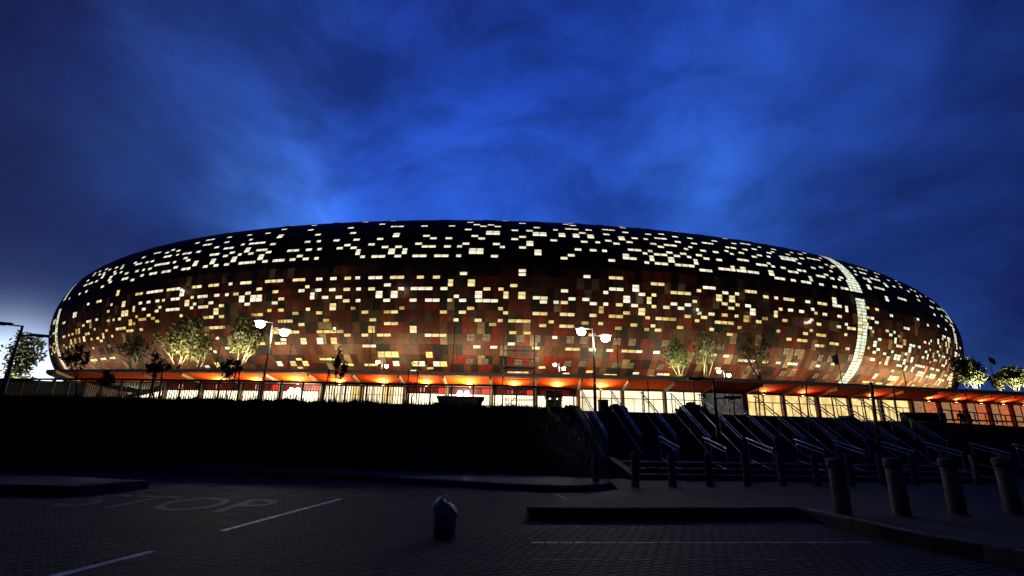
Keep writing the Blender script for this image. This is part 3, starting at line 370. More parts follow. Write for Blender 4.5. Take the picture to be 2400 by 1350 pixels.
for i, (u, w, j, h, ty, mi) in enumerate(info):
    m1 = MB(); e = .045 if ty != 's' else .025
    o4 = [fpt(u + a, jj, .115) for a, jj in ((.015, j + .03), (w - .015, j + .03), (w - .015, j + h - .03), (.015, j + h - .03))]
    i4 = [fpt(u + a, jj, .115) for a, jj in ((e, j + .03 + e / .6), (w - e, j + .03 + e / .6), (w - e, j + h - .03 - e / .6), (e, j + h - .03 - e / .6))]
    p4 = [fpt(u + a, jj, .085) for a, jj in ((e, j + .03 + e / .6), (w - e, j + .03 + e / .6), (w - e, j + h - .03 - e / .6), (e, j + h - .03 - e / .6))]
    b4 = [fpt(u + a, jj, .02) for a, jj in ((.015, j + .03), (w - .015, j + .03), (w - .015, j + h - .03), (.015, j + h - .03))]
    pts = o4 + i4 + p4 + b4; fc = []
    for k in range(4):
        k2 = (k + 1) % 4; fc += [(k, k2, 4 + k2, 4 + k), (4 + k, 4 + k2, 8 + k2, 8 + k), (12 + k, 12 + k2, k2, k)]
    c0 = sum(o4) / 4 if i in near else np.zeros(3)
    tgt = m1 if i in near else rest
    tgt.quadlist([p - c0 for p in pts], fc, 0); tgt.quadlist([p - c0 for p in p4], [(0, 1, 2, 3)], mi + 1)
    if ty == 'g':
        nv = 6 if u < 375 else 2; nh = 6 if u < 375 else 7
        for k in range(1, nv): 
            uu = u + w * k / nv; tgt.bar(fpt(uu, j + .1, .11) - c0, fpt(uu, j + h - .1, .11) - c0, .095, .02, 0, (0, -1, 0))
        for k in range(1, nh):
            jj = j + h * k / nh; tgt.bar(fpt(u + .04, jj, .12) - c0, fpt(u + w - .04, jj, .12) - c0, .02, .095, 0)
    elif h >= 2:
        jj = j + h * (.52 if k % 2 else .6); tgt.bar(fpt(u + .04, jj, .11) - c0, fpt(u + w - .04, jj, .11) - c0, .02, .03, 0)
    if i in near:
        o = m1.build('window', wmats, stadium); o.location = Vector(c0) - stadium.location
wb(rest, 'windows', wmats, stadium, kind='stuff')

# ------------------------------------------------------------------ ground levels
TZ = 2.47                                    # the stadium terrace
ground_m = mat('asphalt', (.05, .05, .048), .85, var=.25, vscale=1.5, bump=.4, bscale=60)
conc = mat('concrete', (.30, .285, .25), .75, var=.15, vscale=2)
conc_d = mat('kerb_concrete', (.17, .16, .135), .85, var=.3, vscale=3, bump=.3, bscale=25)
steel = mat('galvanised_steel', (.42, .43, .45), .38, metal=.75)
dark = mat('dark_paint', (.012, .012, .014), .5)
terr_m = mat('terrace_paving', (.20, .18, .15), .8, var=.2, vscale=1)
grass_m = mat('grass_soil', (.045, .075, .018), .95, var=.6, vscale=.6, bump=.6, bscale=8)

def catmull(pts, n=12):
    P = [Vector(p) for p in pts]; P = [2 * P[0] - P[1]] + P + [2 * P[-1] - P[-2]]; out = []
    for i in range(1, len(P) - 2):
        for k in range(n):
            t = k / n; a, b, c, d = P[i - 1:i + 3]
            out.append(.5 * ((2 * b) + (c - a) * t + (2 * a - 5 * b + 4 * c - d) * t * t + (3 * b - a - 3 * c + d) * t ** 3))
    out.append(P[-2]); return out
# plan line of the canopy edge, smoothed by a quadratic fit of range against bearing
CZ = 8.2
cp = [atz(u, v, CZ) for u, v in ((108, 866), (300, 865), (500, 865), (700, 866), (900, 869), (1200, 873), (1350, 877), (1500, 881), (1625, 885), (1800, 890), (2000, 900), (2250, 910), (2400, 920))]
ang = np.array([math.atan2(p.x, p.y) for p in cp]); rad = np.array([math.hypot(p.x, p.y) for p in cp])
pf = np.polyfit(ang, rad, 4)
def edge(a): r = np.polyval(pf, a); return Vector((r * math.sin(a), r * math.cos(a), 0))
EA = np.linspace(ang[0], ang[-1] + .12, 200)
EP = [edge(a) for a in EA]
d0 = EP[0].normalized(); n0 = Vector((d0.y, -d0.x, 0))
EP = [EP[0] + d0 * 60 + n0 * 26, EP[0] + d0 * 40 + n0 * 13, EP[0] + d0 * 24 + n0 * 5.5, EP[0] + d0 * 12 + n0 * 1.6, EP[0] + d0 * 5 + n0 * .35] + EP
NB = 5
EL = [0.0]
for a, b in zip(EP, EP[1:]): EL.append(EL[-1] + (b - a).length)
EX = np.array([p.x for p in EP]); EY = np.array([p.y for p in EP]); EL = np.array(EL)
def ept(s, off=0.0, z=0.0):
    """point on the canopy line at arc length s, off metres back towards the stadium"""
    x, y = np.interp(s, EL, EX), np.interp(s, EL, EY); x2, y2 = np.interp(s + .5, EL, EX), np.interp(s + .5, EL, EY); x1, y1 = np.interp(s - .5, EL, EX), np.interp(s - .5, EL, EY)
    t = Vector((x2 - x1, y2 - y1, 0)).normalized(); n = Vector((-t.y, t.x, 0))
    return Vector((x, y, 0)) + n * off + Vector((0, 0, z))
def etan(s):
    a, b = ept(s - .4), ept(s + .4); return math.atan2(b.y - a.y, b.x - a.x)
OV = 4.0                                     # depth of the overhang
def swall(u):
    """arc length where the wall line is seen at photo column u"""
    global _SW
    if _SW is None:
        ss = np.linspace(EL[0], EL[-1], 1600); P_ = (np.array([tuple(ept(s, OV, 6.95)) for s in ss]) - np.array([0, 0, HC])) @ CM.T
        _SW = (ss, 1200 - FPX * P_[:, 0] / P_[:, 2])
    return float(_SW[0][np.abs(_SW[1] - u).argmin()])
_SW = None

hall = empty('turnstile_hall', tuple(ept(EL[-1] / 2, OV + 2, TZ)), label='long low curved entrance hall with glowing glass bays under an orange lit canopy', category='entrance hall')
SS = np.linspace(0, EL[-1], 150)
fas_m = mat('fascia_paint', (.66, .62, .52), .6, var=.1)
sof_d = mat('soffit_shaded', (.30, .022, .008), .9, var=.1, vscale=2, spec=.05)  # same soffit in the right bays, their dimness put into the colour
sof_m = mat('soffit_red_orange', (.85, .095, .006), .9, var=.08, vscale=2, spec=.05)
roof_m = mat('roof_deck', (.10, .09, .08), .8, var=.2)
mb = MB()
prof = [(0.0, CZ), (0.0, CZ - .42), (.12, CZ - .42), (.12, CZ - .10), (.3, CZ - .10)]
def strip(mb, prof, SS, mi=0):
    k = len(prof); b = len(mb.v)
    for s in SS:
        for o_, z in prof: mb.v.append(tuple(ept(s, o_, z)))
    for i in range(len(SS) - 1):
        for j in range(k - 1):
            a = b + i * k + j; mb.f.append((a, a + 1, a + k + 1, a + k)); mb.m.append(mi)
strip(mb, [(.35, CZ), (0, CZ), (0, CZ - .40), (.25, CZ - .40), (.25, CZ - .12)], SS); wb(mb, 'fascia', fas_m, hall)
mb = MB(); strip(mb, [(.3, CZ - .10), (3, CZ - .12), (30, CZ - .15)], SS); strip(mb, [(.3, CZ - .10), (.3, CZ - .30)], SS); wb(mb, 'roof', roof_m, hall)
# soffit of wide boards, one set per bay
BU = [128, 215, 300, 390, 475, 568, 660, 753, 849, 949, 1048, 1152, 1256, 1356, 1458, 1556, 1647, 1745, 1832, 1913, 1988, 2060, 2133, 2198, 2257, 2313, 2366, 2418, 2470]
BS = [swall(u) for u in BU]
def sofz(o_): return CZ - .42 - (o_ / OV) * .80
for i in range(-1, len(BS) - 1):
    sa, sb = (BS[i], BS[i + 1]) if i >= 0 else (0, BS[0])
    for k in range(4):
        mb = MB(); o0, o1 = .26 + k * (OV - .26) / 4, .26 + (k + 1) * (OV - .26) / 4 - .03
        n_ = 4 if i >= 0 else 26
        ss = np.linspace(sa, sb, n_); b = 0
        for s in ss:
            mb.v += [tuple(ept(s, o0, sofz(o0))), tuple(ept(s, o1, sofz(o1))), tuple(ept(s, o1, sofz(o1) + .05)), tuple(ept(s, o0, sofz(o0) + .05))]
        for q in range(n_ - 1):
            for j in range(4): mb.f.append((q * 4 + j, q * 4 + (j + 1) % 4, q * 4 + 4 + (j + 1) % 4, q * 4 + 4 + j)); mb.m.append(0)
        wb(mb, 'soffit_panel', sof_m if 0 <= i < 15 else (sof_d if i >= 0 else mat('soffit_end_shaded', (.05, .012, .008), .9)), hall)  # end stretch: the black shade under the canopy is put into the soffit colour
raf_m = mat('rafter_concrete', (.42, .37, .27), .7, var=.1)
rafr_m = mat('rafter_shaded', (.16, .03, .014), .6)  # darker copy for right rafters and columns, dim light put into the colour
WT = 6.72                                    # head of the glazing
glass = {}
def gmat(name, c1, c2, s1, s2, sc=1.6):
    m = mat(name, (.2, .2, .2), .25, emis=c1, es=1); t = m.node_tree; b = t.nodes['Principled BSDF']
    g_ = N(t, 'ShaderNodeTexCoord').outputs['Object']
    mp_ = N(t, 'ShaderNodeMapping'); mp_.inputs['Scale'].default_value = (1.3, 1.3, .9); t.links.new(g_, mp_.inputs[0])
    n = noise(t, mp_.outputs[0], sc, 4, .6)
    cr_ = N(t, 'ShaderNodeValToRGB'); cr_.color_ramp.elements[0].position = .38; cr_.color_ramp.elements[1].position = .60
    cr_.color_ramp.elements[0].color = (*[q * s1 for q in c1], 1); cr_.color_ramp.elements[1].color = (*[q * s2 for q in c2], 1)
    t.links.new(n.outputs['Fac'], cr_.inputs[0]); t.links.new(cr_.outputs[0], b.inputs['Emission Color']); b.inputs['Emission Strength'].default_value = 1
    return m
# the ramp is clamped at 1 per channel, so scale afterwards
GW = gmat('hall_glow_white', (1, .78, .42), (1, .90, .62), .80, 1.0, .7); GW.node_tree.nodes['Principled BSDF'].inputs['Emission Strength'].default_value = 1.6
GY = gmat('hall_glow_yellow', (.92, .62, .20), (1, .76, .30), .72, 1.0, .8); GY.node_tree.nodes['Principled BSDF'].inputs['Emission Strength'].default_value = 1.25
GR = gmat('hall_glow_red_curtain', (.55, .12, .04), (.85, .25, .09), .7, 1.0, 5.0); GR.node_tree.nodes['Principled BSDF'].inputs['Emission Strength'].default_value = .75
GO = gmat('hall_glow_curtain', (.42, .20, .08), (.62, .36, .15), .7, 1.0, 5.0); GO.node_tree.nodes['Principled BSDF'].inputs['Emission Strength'].default_value = .62
GG = gmat('hall_glow_dull', (.25, .24, .17), (.34, .33, .24), .5, .9); GG.node_tree.nodes['Principled BSDF'].inputs['Emission Strength'].default_value = .25
GB = mat('hall_glow_counter', (.3, .3, .3), .3, emis=(1, .86, .55), es=2.4)
BC = mat('bay_dark_frame', (.035, .022, .018), .5)
BF = mat('bay_frame', (.10, .075, .055), .5)
wallp = mat('hall_wall_plaster', (.22, .17, .12), .8, var=.2)
sign_m = mat('sign_dark_red', (.13, .012, .012), .5, emis=(.30, .02, .015), es=.12)
sign_k = mat('sign_black', (.018, .012, .012), .5)
sign_w = mat('sign_lettering', (.8, .75, .65), .5, emis=(1, .62, .42), es=.8)
sign_r = mat('sign_lit_red', (.7, .03, .02), .5, emis=(1, .06, .03), es=.75)
# kinds of bay: c counter under a sign, m mullioned glass, y yellow glass, o orange curtained, g dull wall, x opening with a sign
KIND = {0: 'g', 1: 'm', 2: 'c', 3: 'c', 4: 'c', 5: 'c', 6: 'c', 7: 'm', 8: 'm', 9: 'c', 10: 'c', 11: 'c', 12: 'c', 13: 'y', 14: 'y', 15: 'y', 16: 'g', 17: 'y', 18: 'y', 19: 'y', 20: 'y', 21: 'y', 22: 'o', 23: 'o', 24: 'o', 25: 'o', 26: 'o', 27: 'o'}
signs = []
for i in range(len(BS)):
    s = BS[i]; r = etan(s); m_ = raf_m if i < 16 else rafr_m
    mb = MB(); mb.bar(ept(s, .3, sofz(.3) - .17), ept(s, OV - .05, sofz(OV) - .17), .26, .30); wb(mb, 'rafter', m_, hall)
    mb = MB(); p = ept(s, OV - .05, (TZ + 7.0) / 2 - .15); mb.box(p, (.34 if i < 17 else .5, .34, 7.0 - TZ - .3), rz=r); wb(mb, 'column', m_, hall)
    if i == len(BS) - 1: break
    s2 = BS[i + 1]; k = KIND[i]; Lb = s2 - s; off = OV + .12
    a, b = s + .17, s2 - .17
    def vert(mb, sq, w, z0, z1, o_=0, mi=0): p = ept(sq, off + o_, (z0 + z1) / 2); mb.box(p, (w, .10, z1 - z0), mi, rz=etan(sq))
    def horiz(mb, sa, sb, z, h, o_=0, mi=0): p = ept((sa + sb) / 2, off + o_, z); mb.box(p, (sb - sa, .12, h), mi, rz=etan((sa + sb) / 2))
    def pane(sa, sb, z0, z1, m, par, nm='pane', o_=.06):
        mb = MB(); P_ = [ept(sa, off + o_, z0), ept(sb, off + o_, z0), ept(sb, off + o_, z1), ept(sa, off + o_, z1)]
        Q_ = [ept(sa, off + o_ + .03, z0), ept(sb, off + o_ + .03, z0), ept(sb, off + o_ + .03, z1), ept(sa, off + o_ + .03, z1)]
        mb.quadlist(P_ + Q_, [(0, 1, 2, 3), (7, 6, 5, 4), (0, 4, 5, 1), (3, 2, 6, 7), (0, 3, 7, 4), (1, 5, 6, 2)]); return wb(mb, nm, m, par)
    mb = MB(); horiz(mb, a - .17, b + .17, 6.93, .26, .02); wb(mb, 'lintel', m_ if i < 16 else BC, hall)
    fm = MB(); fmat = BC if k in 'o' else BF
    vert(fm, a + .05, .1, TZ, WT + .06); vert(fm, b - .05, .1, TZ, WT + .06); horiz(fm, a, b, WT + .04, .1)
    if k == 'm':
        nn = 8
        for q in range(1, nn): vert(fm, a + (b - a) * q / nn, .09 if q % 2 == 0 else .035, TZ, WT if q % 2 == 0 else 5.6)
        horiz(fm, a, b, 5.6, .05)
        horiz(fm, a, b, 4.25, .07); horiz(fm, a, b, 3.05, .16)
    elif k == 'y':
        vert(fm, (a + b) / 2, .16, TZ, WT); vert(fm, a + (b - a) * .25, .05, TZ, 5.7); vert(fm, a + (b - a) * .75, .05, TZ, 5.7); horiz(fm, a, b, 3.9, .09); horiz(fm, a, b, 5.75, .10)
    elif k == 'o':
        vert(fm, (a + b) / 2, .09, TZ, WT); horiz(fm, a, b, 4.35, .22); horiz(fm, a, b, 2.95, .1)
    elif k == 'c':
        vert(fm, a + .33 * (b - a), .06, TZ, 5.8); horiz(fm, a, b, 5.89, .08); horiz(fm, a, b, 3.6, .05)
    f_ = wb(fm, 'window', fmat, hall)
    e = .1
    if k == 'm':
        for q in range(4): pane(a + (b - a) * q / 4 + .03, a + (b - a) * (q + 1) / 4 - .03, TZ + .02, WT, GW if (i + q) % 5 else GY, f_)
    elif k == 'y':
        for q in range(2): pane(a + (b - a) * q / 2 + .05, a + (b - a) * (q + 1) / 2 - .05, TZ + .02, WT, (GW if i < 16 else GY), f_)
    elif k == 'o':
        for q in range(2): pane(a + (b - a) * q / 2 + .05, a + (b - a) * (q + 1) / 2 - .05, TZ + .02, WT, (GO, GR)[q], f_)
    elif k == 'g': pane(a + .05, b - .05, TZ + .02, WT, GG, f_)
    elif k == 'c':
        pane(a + .05, b - .05, TZ + .02, 5.84, GB, f_); pane(a + .05, b - .05, 5.94, WT, sign_k, f_)
        signs.append((i, a, b))
mb = MB(); sw = np.linspace(0, BS[0], 30)
for o_ in (OV + .1, OV + .4):
    b = len(mb.v)
    for s in sw: mb.v += [tuple(ept(s, o_, TZ)), tuple(ept(s, o_, 7.1))]
    for q in range(29): mb.f.append((b + q * 2, b + q * 2 + 2, b + q * 2 + 3, b + q * 2 + 1)); mb.m.append(0)
wb(mb, 'end_wall', mat('end_wall_paint', (.09, .05, .035), .8), hall)
# red notice boards over the counters
TXT = {2: ('', None), 3: ('12', None), 4: ('15', None), 5: ('12', 'r'), 6: ('', 'r'), 9: ('11', 'r'), 10: ('', 'r'), 11: ('11', 'r'), 12: ('', None)}
def text_mesh(body, size, m, name):
    cu = bpy.data.curves.new(name, 'FONT'); cu.body = body; cu.size = size; cu.extrude = .015; cu.align_x = 'CENTER'; cu.align_y = 'CENTER'; cu.resolution_u = 3
    to = bpy.data.objects.new(name, cu); col.objects.link(to); dg = bpy.context.evaluated_depsgraph_get()
    me = bpy.data.meshes.new_from_object(to.evaluated_get(dg)); bpy.data.objects.remove(to); me.materials.clear(); me.materials.append(m); return me
def place_text(o, p, rz, parent, flat=False):
    o.location = Vector(p) - parent.location; o.rotation_euler = (0 if flat else math.pi / 2, 0, rz)
WHERE = ['blank, over the counter nearest the white glow', 'numbered 12, over the counter below the broad leafy trees', 'numbered 15, below the tall full tree', 'numbered 12, behind the tall lit lamp post', 'with only a red plate, beside the twin globe lamp', 'numbered 11, just before the dark skip', 'with only a red plate, over the dark skip', 'numbered 11, behind the scaffold', 'blank, behind the dark stacked crates']
for q, (i, a, b) in enumerate(signs):
    body, rr = TXT.get(i, ('12', None)); sm = (a + b) / 2; off = OV - .02; r = etan(sm)
    t_ = empty('notice_board', tuple(ept(sm, off, 6.0)), label='dark red notice board ' + WHERE[q % len(WHERE)], category='sign', group='notice boards over the entrance counters')
    mb = MB(); mb.box(ept(a + (b - a) * .45, off, 6.32), ((b - a) * .72, .06, .70), rz=r); wb(mb, 'board', sign_m, t_)
    for ci, ch in enumerate(body):
        o = bpy.data.objects.new('numeral', text_mesh(ch, .80, sign_w, 'numeral')); link(o, t_); place_text(o, ept(a + (b - a) * .42 + (ci - .5) * .46, off - .05, 6.32), r, t_)
    if rr:
        mb = MB(); mb.box(ept(b - (b - a) * .1, off - .01, 6.32), ((b - a) * .17, .07, .70), rz=r); wb(mb, 'red_plate', sign_r, t_)

# lamps on brackets under the soffit, one in each bay
ORD = 'first second third fourth fifth sixth seventh eighth ninth tenth eleventh twelfth thirteenth fourteenth fifteenth sixteenth seventeenth eighteenth nineteenth twentieth twenty-first'.split()
fix_m = mat('lamp_housing', (.04, .04, .04), .5)
hot = mat('lamp_lens_hot', (1, 1, 1), .3, emis=(1, .80, .42), es=14, sample=False)
LU = [300, 433, 527, 612, 705, 801, 901, 1001, 1102, 1204, 1306, 1407, 1782, 1873, 2032, 2167, 2232, 2290, 2341, 2390]
for q, u in enumerate(LU):
    s = swall(u * 1.0); p = ept(s, OV - .55, 6.72); r = etan(s)
    left = u < 1500
    t_ = empty('soffit_lamp', tuple(ept(s, OV, 6.6)), label='small %s canopy lamp, %s from the %s' % (('amber', ORD[q], 'white glow end') if left else ('red', ORD[q - 12], 'dull wall bay')), category='lamp', group='lamps under the entrance canopy')
    mb = MB(); mb.box(ept(s, OV - .4, 6.62), (.22, .5, .10), rz=r); mb.box(ept(s, OV - .55, 6.68), (.30, .26, .06), rz=r); wb(mb, 'housing', fix_m, t_)
    mb = MB(); mb.box(ept(s, OV - .55, 6.722), (.22, .18, .02), rz=r); wb(mb, 'lens', hot, t_)
    if left: c_, e_ = (1, .64, .20), 1700
    else: c_, e_ = (1, .42, .10), 800
    off0 = t_.location
    light('bulb', 'SPOT', ept(s, OV - .62, 6.76) - off0, e_ * 2.0, c_, t_, .06, target=ept(s, OV - 2.2, 9.4) - off0, size=2.75, blend=.9)

# ------------------------------------------------------------------ facade floodlights standing on the roof
flo = mat('floodlight_lens', (1, 1, 1), .3, emis=(1, .86, .5), es=25, sample=False)
FU = [222, 234, 246, 258, 270, 282, 293, 304, 315, 326, 337, 348, 360, 372, 384, 396, 406, 415, 424, 433, 442]
for q, u in enumerate(FU):
    b0 = Vector(fpt(u, -33)); f_ = pu(u); out = Vector((fpt(u, -33) - np.array([SP[0], SP[1], 0])) * np.array([1, 1, 0])).normalized()
    p = Vector((b0.x, b0.y, 0)) + out * 8.6; p.z = CZ + .35
    gold = u > 402
    t_ = empty('floodlight', (p.x, p.y, CZ - .1), label='small floodlight on the hall roof, %s from the white glow' % ORD[q], category='floodlight', group='floodlights washing the stadium skin')
    mb = MB(); mb.box((0, 0, .1), (.5, .3, .2)); mb.bar((-.2, 0, .2), (-.2, 0, .5), .05); mb.bar((.2, 0, .2), (.2, 0, .5), .05); mb.box((0, 0, .42), (.36, .22, .22)); mb.build('housing', fix_m, t_)
    mb = MB(); mb.box((0, 0, .56), (.3, .18, .03)); mb.build('lens', flo, t_)
    tg = Vector(fpt(u, -23, .1))
    light('bulb', 'SPOT', (0, 0, .65), 2500 * (1.9 if gold else 1.0), (1, .66, .30) if gold else (1, .72, .42), t_, .12, target=tg - t_.location, size=2.5, blend=1.0)

# small lamps fixed on the skin itself
for (u, v, e, c_) in ((2046, 845, 60, (1, .62, .2)), (425, 683, 22, (1, .72, .4)), (1637, 730, 14, (1, .95, .9)), (940, 680, 20, (1, .85, .7)), (1897, 757, 20, (1, .85, .7)), (782, 775, 10, (1, .8, .4))):
    bb = None
    uu, jj = [q.ravel() for q in np.meshgrid(np.arange(214, 447, .5), np.arange(-28, 0, .5))]
    q_ = (fpt(uu, jj, np.full((len(uu), 1), .3)) - np.array([0, 0, HC])) @ CM.T
    d_ = (1200 - FPX * q_[:, 0] / q_[:, 2] - u) ** 2 + (675 + FPX * q_[:, 1] / q_[:, 2] - v) ** 2; k = int(d_.argmin()); bb = (0, uu[k], jj[k])
    p = Vector(fpt(bb[1], bb[2], .3))
    lbl = {2046: 'amber star bright lamp fixed on the stadium skin right of the tall glass slot', 425: 'small warm lamp on the stadium skin above the two leafy lit trees', 1637: 'small white lamp on the stadium skin above the thin bare tree', 940: 'small bright lamp on the stadium skin beside a pair of square windows', 1897: 'small bright lamp on the stadium skin left of the tall glass slot', 782: 'small yellow lamp on a row of four windows over the dark sapling'}[u]
    t_ = empty('wall_lamp', tuple(p), label=lbl, category='lamp')
    mb = MB(); mb.lathe([(.08, -.28), (.16, -.1), (.18, 0)], 10); mb.build('housing', fix_m, t_)
    sz = .32 if u == 2046 else .16
    mb = MB(); mb.lathe([(sz * .6, -.02), (sz, .12), (sz, .28), (sz * .5, .42)], 12); mb.build('globe', mat('globe_%d' % u, (1, 1, 1), .4, emis=c_, es=9 if u == 2046 else 5, sample=False), t_)
    light('bulb', 'POINT', tuple(Vector(fpt(bb[1], bb[2], 1.0)) - p), e, c_, t_, .2)

# ------------------------------------------------------------------ ground
def flat(name, pts, z, m, kind='structure', th=.0, **kw):
    mb = MB(); mb.quadlist([(p[0], p[1], z) for p in pts], [tuple(range(len(pts)))]); return mb.build(name, m, None, kind=kind, **kw)
flat('ground', [(-1500, -600), (1500, -600), (1500, 2400), (-1500, 2400)], -.09, ground_m)

foot = [atz(u, v, .18) for u, v in ((0, 1056), (200, 1067), (400, 1079), (600, 1088), (800, 1098), (1000, 1104), (1200, 1110), (1432, 1121))]
crest = [atz(u, v, TZ + .03) for u, v in ((0, 925), (230, 930), (400, 934), (600, 937), (800, 941), (1000, 948), (1200, 953), (1357, 962))]
foot = [foot[0] + (foot[0] - foot[1]) * 8] + foot; crest = [crest[0] + (crest[0] - crest[1]) * 5] + crest
fo = catmull(foot, 8); cre = catmull(crest, 8)
mb = MB(); nr = 26; nc = 300
def along(P_, t):
    x = t * (len(P_) - 1); i = min(int(x), len(P_) - 2); return P_[i].lerp(P_[i + 1], x - i)
hn = lambda x, y: .5 * math.sin(x * 2.1 + 1.3 * math.sin(y * 1.7)) + .3 * math.sin(x * 5.3 + y * 3.1) + .2 * math.sin(x * 11.7 - y * 7)
def bank(t, s):
    p = along(fo, t).lerp(along(cre, t), min(s, 1.0))
    if s > 1: p = along(cre, t) + (along(cre, t) - along(fo, t)) * Vector((1, 1, 0)) * (s - 1)
    e = min(1, s * 5) * (1 if s < 1.05 else .3)
    z = p.z + .07 * hn(p.x, p.y) * e
    if s > 1: z = TZ + .03 - .06 * min(1, (s - 1) * 6) + .02 * hn(p.x, p.y)
    if s > 0 and s < 1: z += .25 * math.sin(s * math.pi) * (1 - s)
    if .8 < s < 1.1: z += .035 * math.sin(p.x * 7.3) * math.sin(p.x * 2.9 + 1) + .02 * math.sin(p.x * 17)
    return Vector((p.x, p.y, z))
for i in range(nc):
    for j in range(nr + 4): mb.v.append(tuple(bank(i / (nc - 1), j / nr)))
k = nr + 4
for i in range(nc - 1):
    for j in range(k - 1): a = i * k + j; mb.f.append((a, a + k, a + k + 1, a + 1)); mb.m.append(0)
mb.build('embankment', grass_m, None, True, kind='structure')
# grass blades
tri_v, tri_f = [], []
gr = np.random.default_rng(4)
for _ in range(26000):
    t, s = gr.random(), gr.random() ** .6 * 1.03
    if t < .35 and gr.random() < .5: continue
    p = bank(t, s); h = .05 + .09 * gr.random() + (.10 * gr.random() if s > .93 else 0); a = gr.random() * 6.28; l = gr.normal(0, .04, 2)
    w = .012; b = len(tri_v)
    tri_v += [(p.x - w * math.cos(a), p.y - w * math.sin(a), p.z - .02), (p.x + w * math.cos(a), p.y + w * math.sin(a), p.z - .02), (p.x + l[0], p.y + l[1], p.z + h)]
    tri_f.append((b, b + 1, b + 2))
me = bpy.data.meshes.new('grass'); me.from_pydata(tri_v, [], tri_f); me.materials.append(mat('grass_blade', (.07, .13, .025), .85)); me.update()
link(bpy.data.objects.new('grass', me), None, kind='stuff', label='short rough grass covering the bank below the railing', category='grass')

# stairs: direction of climb and its cross direction
va = Vector(tuple(ray(948, 900))); va.z = 0; va.normalize(); vb = Vector((1, .12, 0)).normalized(); vn = Vector((va.y, -va.x, 0))
PZ = .20                                      # plaza level
F0 = atz(1497, 1124, PZ)
def onplane(u, v):
    """point seen at (u, v) in the vertical plane through F0 along the climb"""
    d = Vector(tuple(ray(u, v))); o = Vector((0, 0, HC)); t = (F0 - o).dot(vn) / d.dot(vn); return o + d * t
A1 = onplane(1443, 1080); A2 = onplane(1362, 962)
r1 = (A1 - F0).dot(va); r2 = (A2 - F0).dot(va)
Z1, Z2 = A1.z, TZ
def onz(u, v, z): return atz(u, v, z)
SWID = 12.45
print("STAIR", F0, A1, A2, r1, r2, SWID)
def sp(a, b, z): return F0 + va * a + vb * b + Vector((0, 0, z - F0.z))
# terrace sheet behind the crest and the stairs
terr_front = [crest[i] for i in range(len(crest))]
tf = [Vector((p.x, p.y, 0)) + Vector((0, .5, 0)) for p in terr_front]
ra = r2 + .02
pR = sp(ra, SWID, 0)
far_r = onz(2400, 1000, TZ)
tp = tf[:-1] + [sp(ra, 0, 0), pR, sp(ra + 4.4, SWID + .0, 0), onz(2215, 990, TZ), far_r, far_r + (far_r - onz(2215, 990, TZ)) * 6, Vector((220, 330, 0)), Vector((-260, 330, 0)), Vector((-200, 60, 0))]
mb = MB(); mb.quadlist([(p.x, p.y, TZ) for p in tp], [tuple(range(len(tp)))]); mb.build('terrace', terr_m, None, kind='structure')
# stairs as treads
LAND = .7
stair_m = mat('stair_concrete', (.075, .078, .09), .8, var=.2, vscale=2, bump=.3)
edge_m = mat('stair_nosing', (.26, .26, .25), .8)
stairs = empty('staircase', tuple(F0), label='wide dark concrete stairs in two flights climbing to the lit entrance hall', category='stairs')
n1 = max(2, round((Z1 - PZ) / .16)); n2 = round((Z2 - Z1) / .16)
r1s = r1 - .0
def tread(a0, a1, z, zb, m, nm='step', w0=0.0, w1=None):
    w1 = SWID if w1 is None else w1
    mb = MB(); P_ = [sp(a0, w0, zb), sp(a1, w0, zb), sp(a1, w1, zb), sp(a0, w1, zb), sp(a0, w0, z), sp(a1, w0, z), sp(a1, w1, z), sp(a0, w1, z)]
    mb.quadlist(P_, [(0, 1, 2, 3), (7, 6, 5, 4), (0, 4, 5, 1), (1, 5, 6, 2), (2, 6, 7, 3), (3, 7, 4, 0)]); return wb(mb, nm, m, stairs)
for i in range(n1):
    a0 = r1s * i / n1; tread(a0, r1s + LAND + .01, PZ + (Z1 - PZ) * (i + 1) / n1, PZ + (Z1 - PZ) * i / n1, stair_m)
tread(r1s - .03, r1s + .05, Z1 + .006, Z1 - .07, edge_m, 'landing_edge')
run = (r2 - r1s - LAND)
for i in range(n2 - 1):
    a0 = r1s + LAND + run * i / (n2 - 1); tread(a0, r2 + .5, Z1 + (Z2 - Z1) * (i + 1) / n2, Z1 + (Z2 - Z1) * i / n2, stair_m)
tread(r2, r2 + .5, Z2 - .004, Z1 + (Z2 - Z1) * (n2 - 1) / n2, stair_m)
# stringer wall at the grass side
mb = MB()
for w0, w1 in ((-.28, -.02), (SWID + .02, SWID + .28)):
    prof = [(-.1, 0), (-.1, PZ + .15), (r1s, Z1 + .12), (r1s + LAND, Z1 + .12), (r2, Z2 + .10), (r2 + .5, Z2 + .10), (r2 + .5, 0)]
    P_ = [sp(a, w0, z) for a, z in prof] + [sp(a, w1, z) for a, z in prof]; k = len(prof)
    m1 = MB(); m1.quadlist(P_, [tuple(range(k)), tuple(range(2 * k - 1, k - 1, -1))] + [(j, j + k, (j + 1) % k + k, (j + 1) % k) for j in range(k)]); wb(m1, 'side_wall', mat('stringer', (.10, .10, .095), .85), stairs)
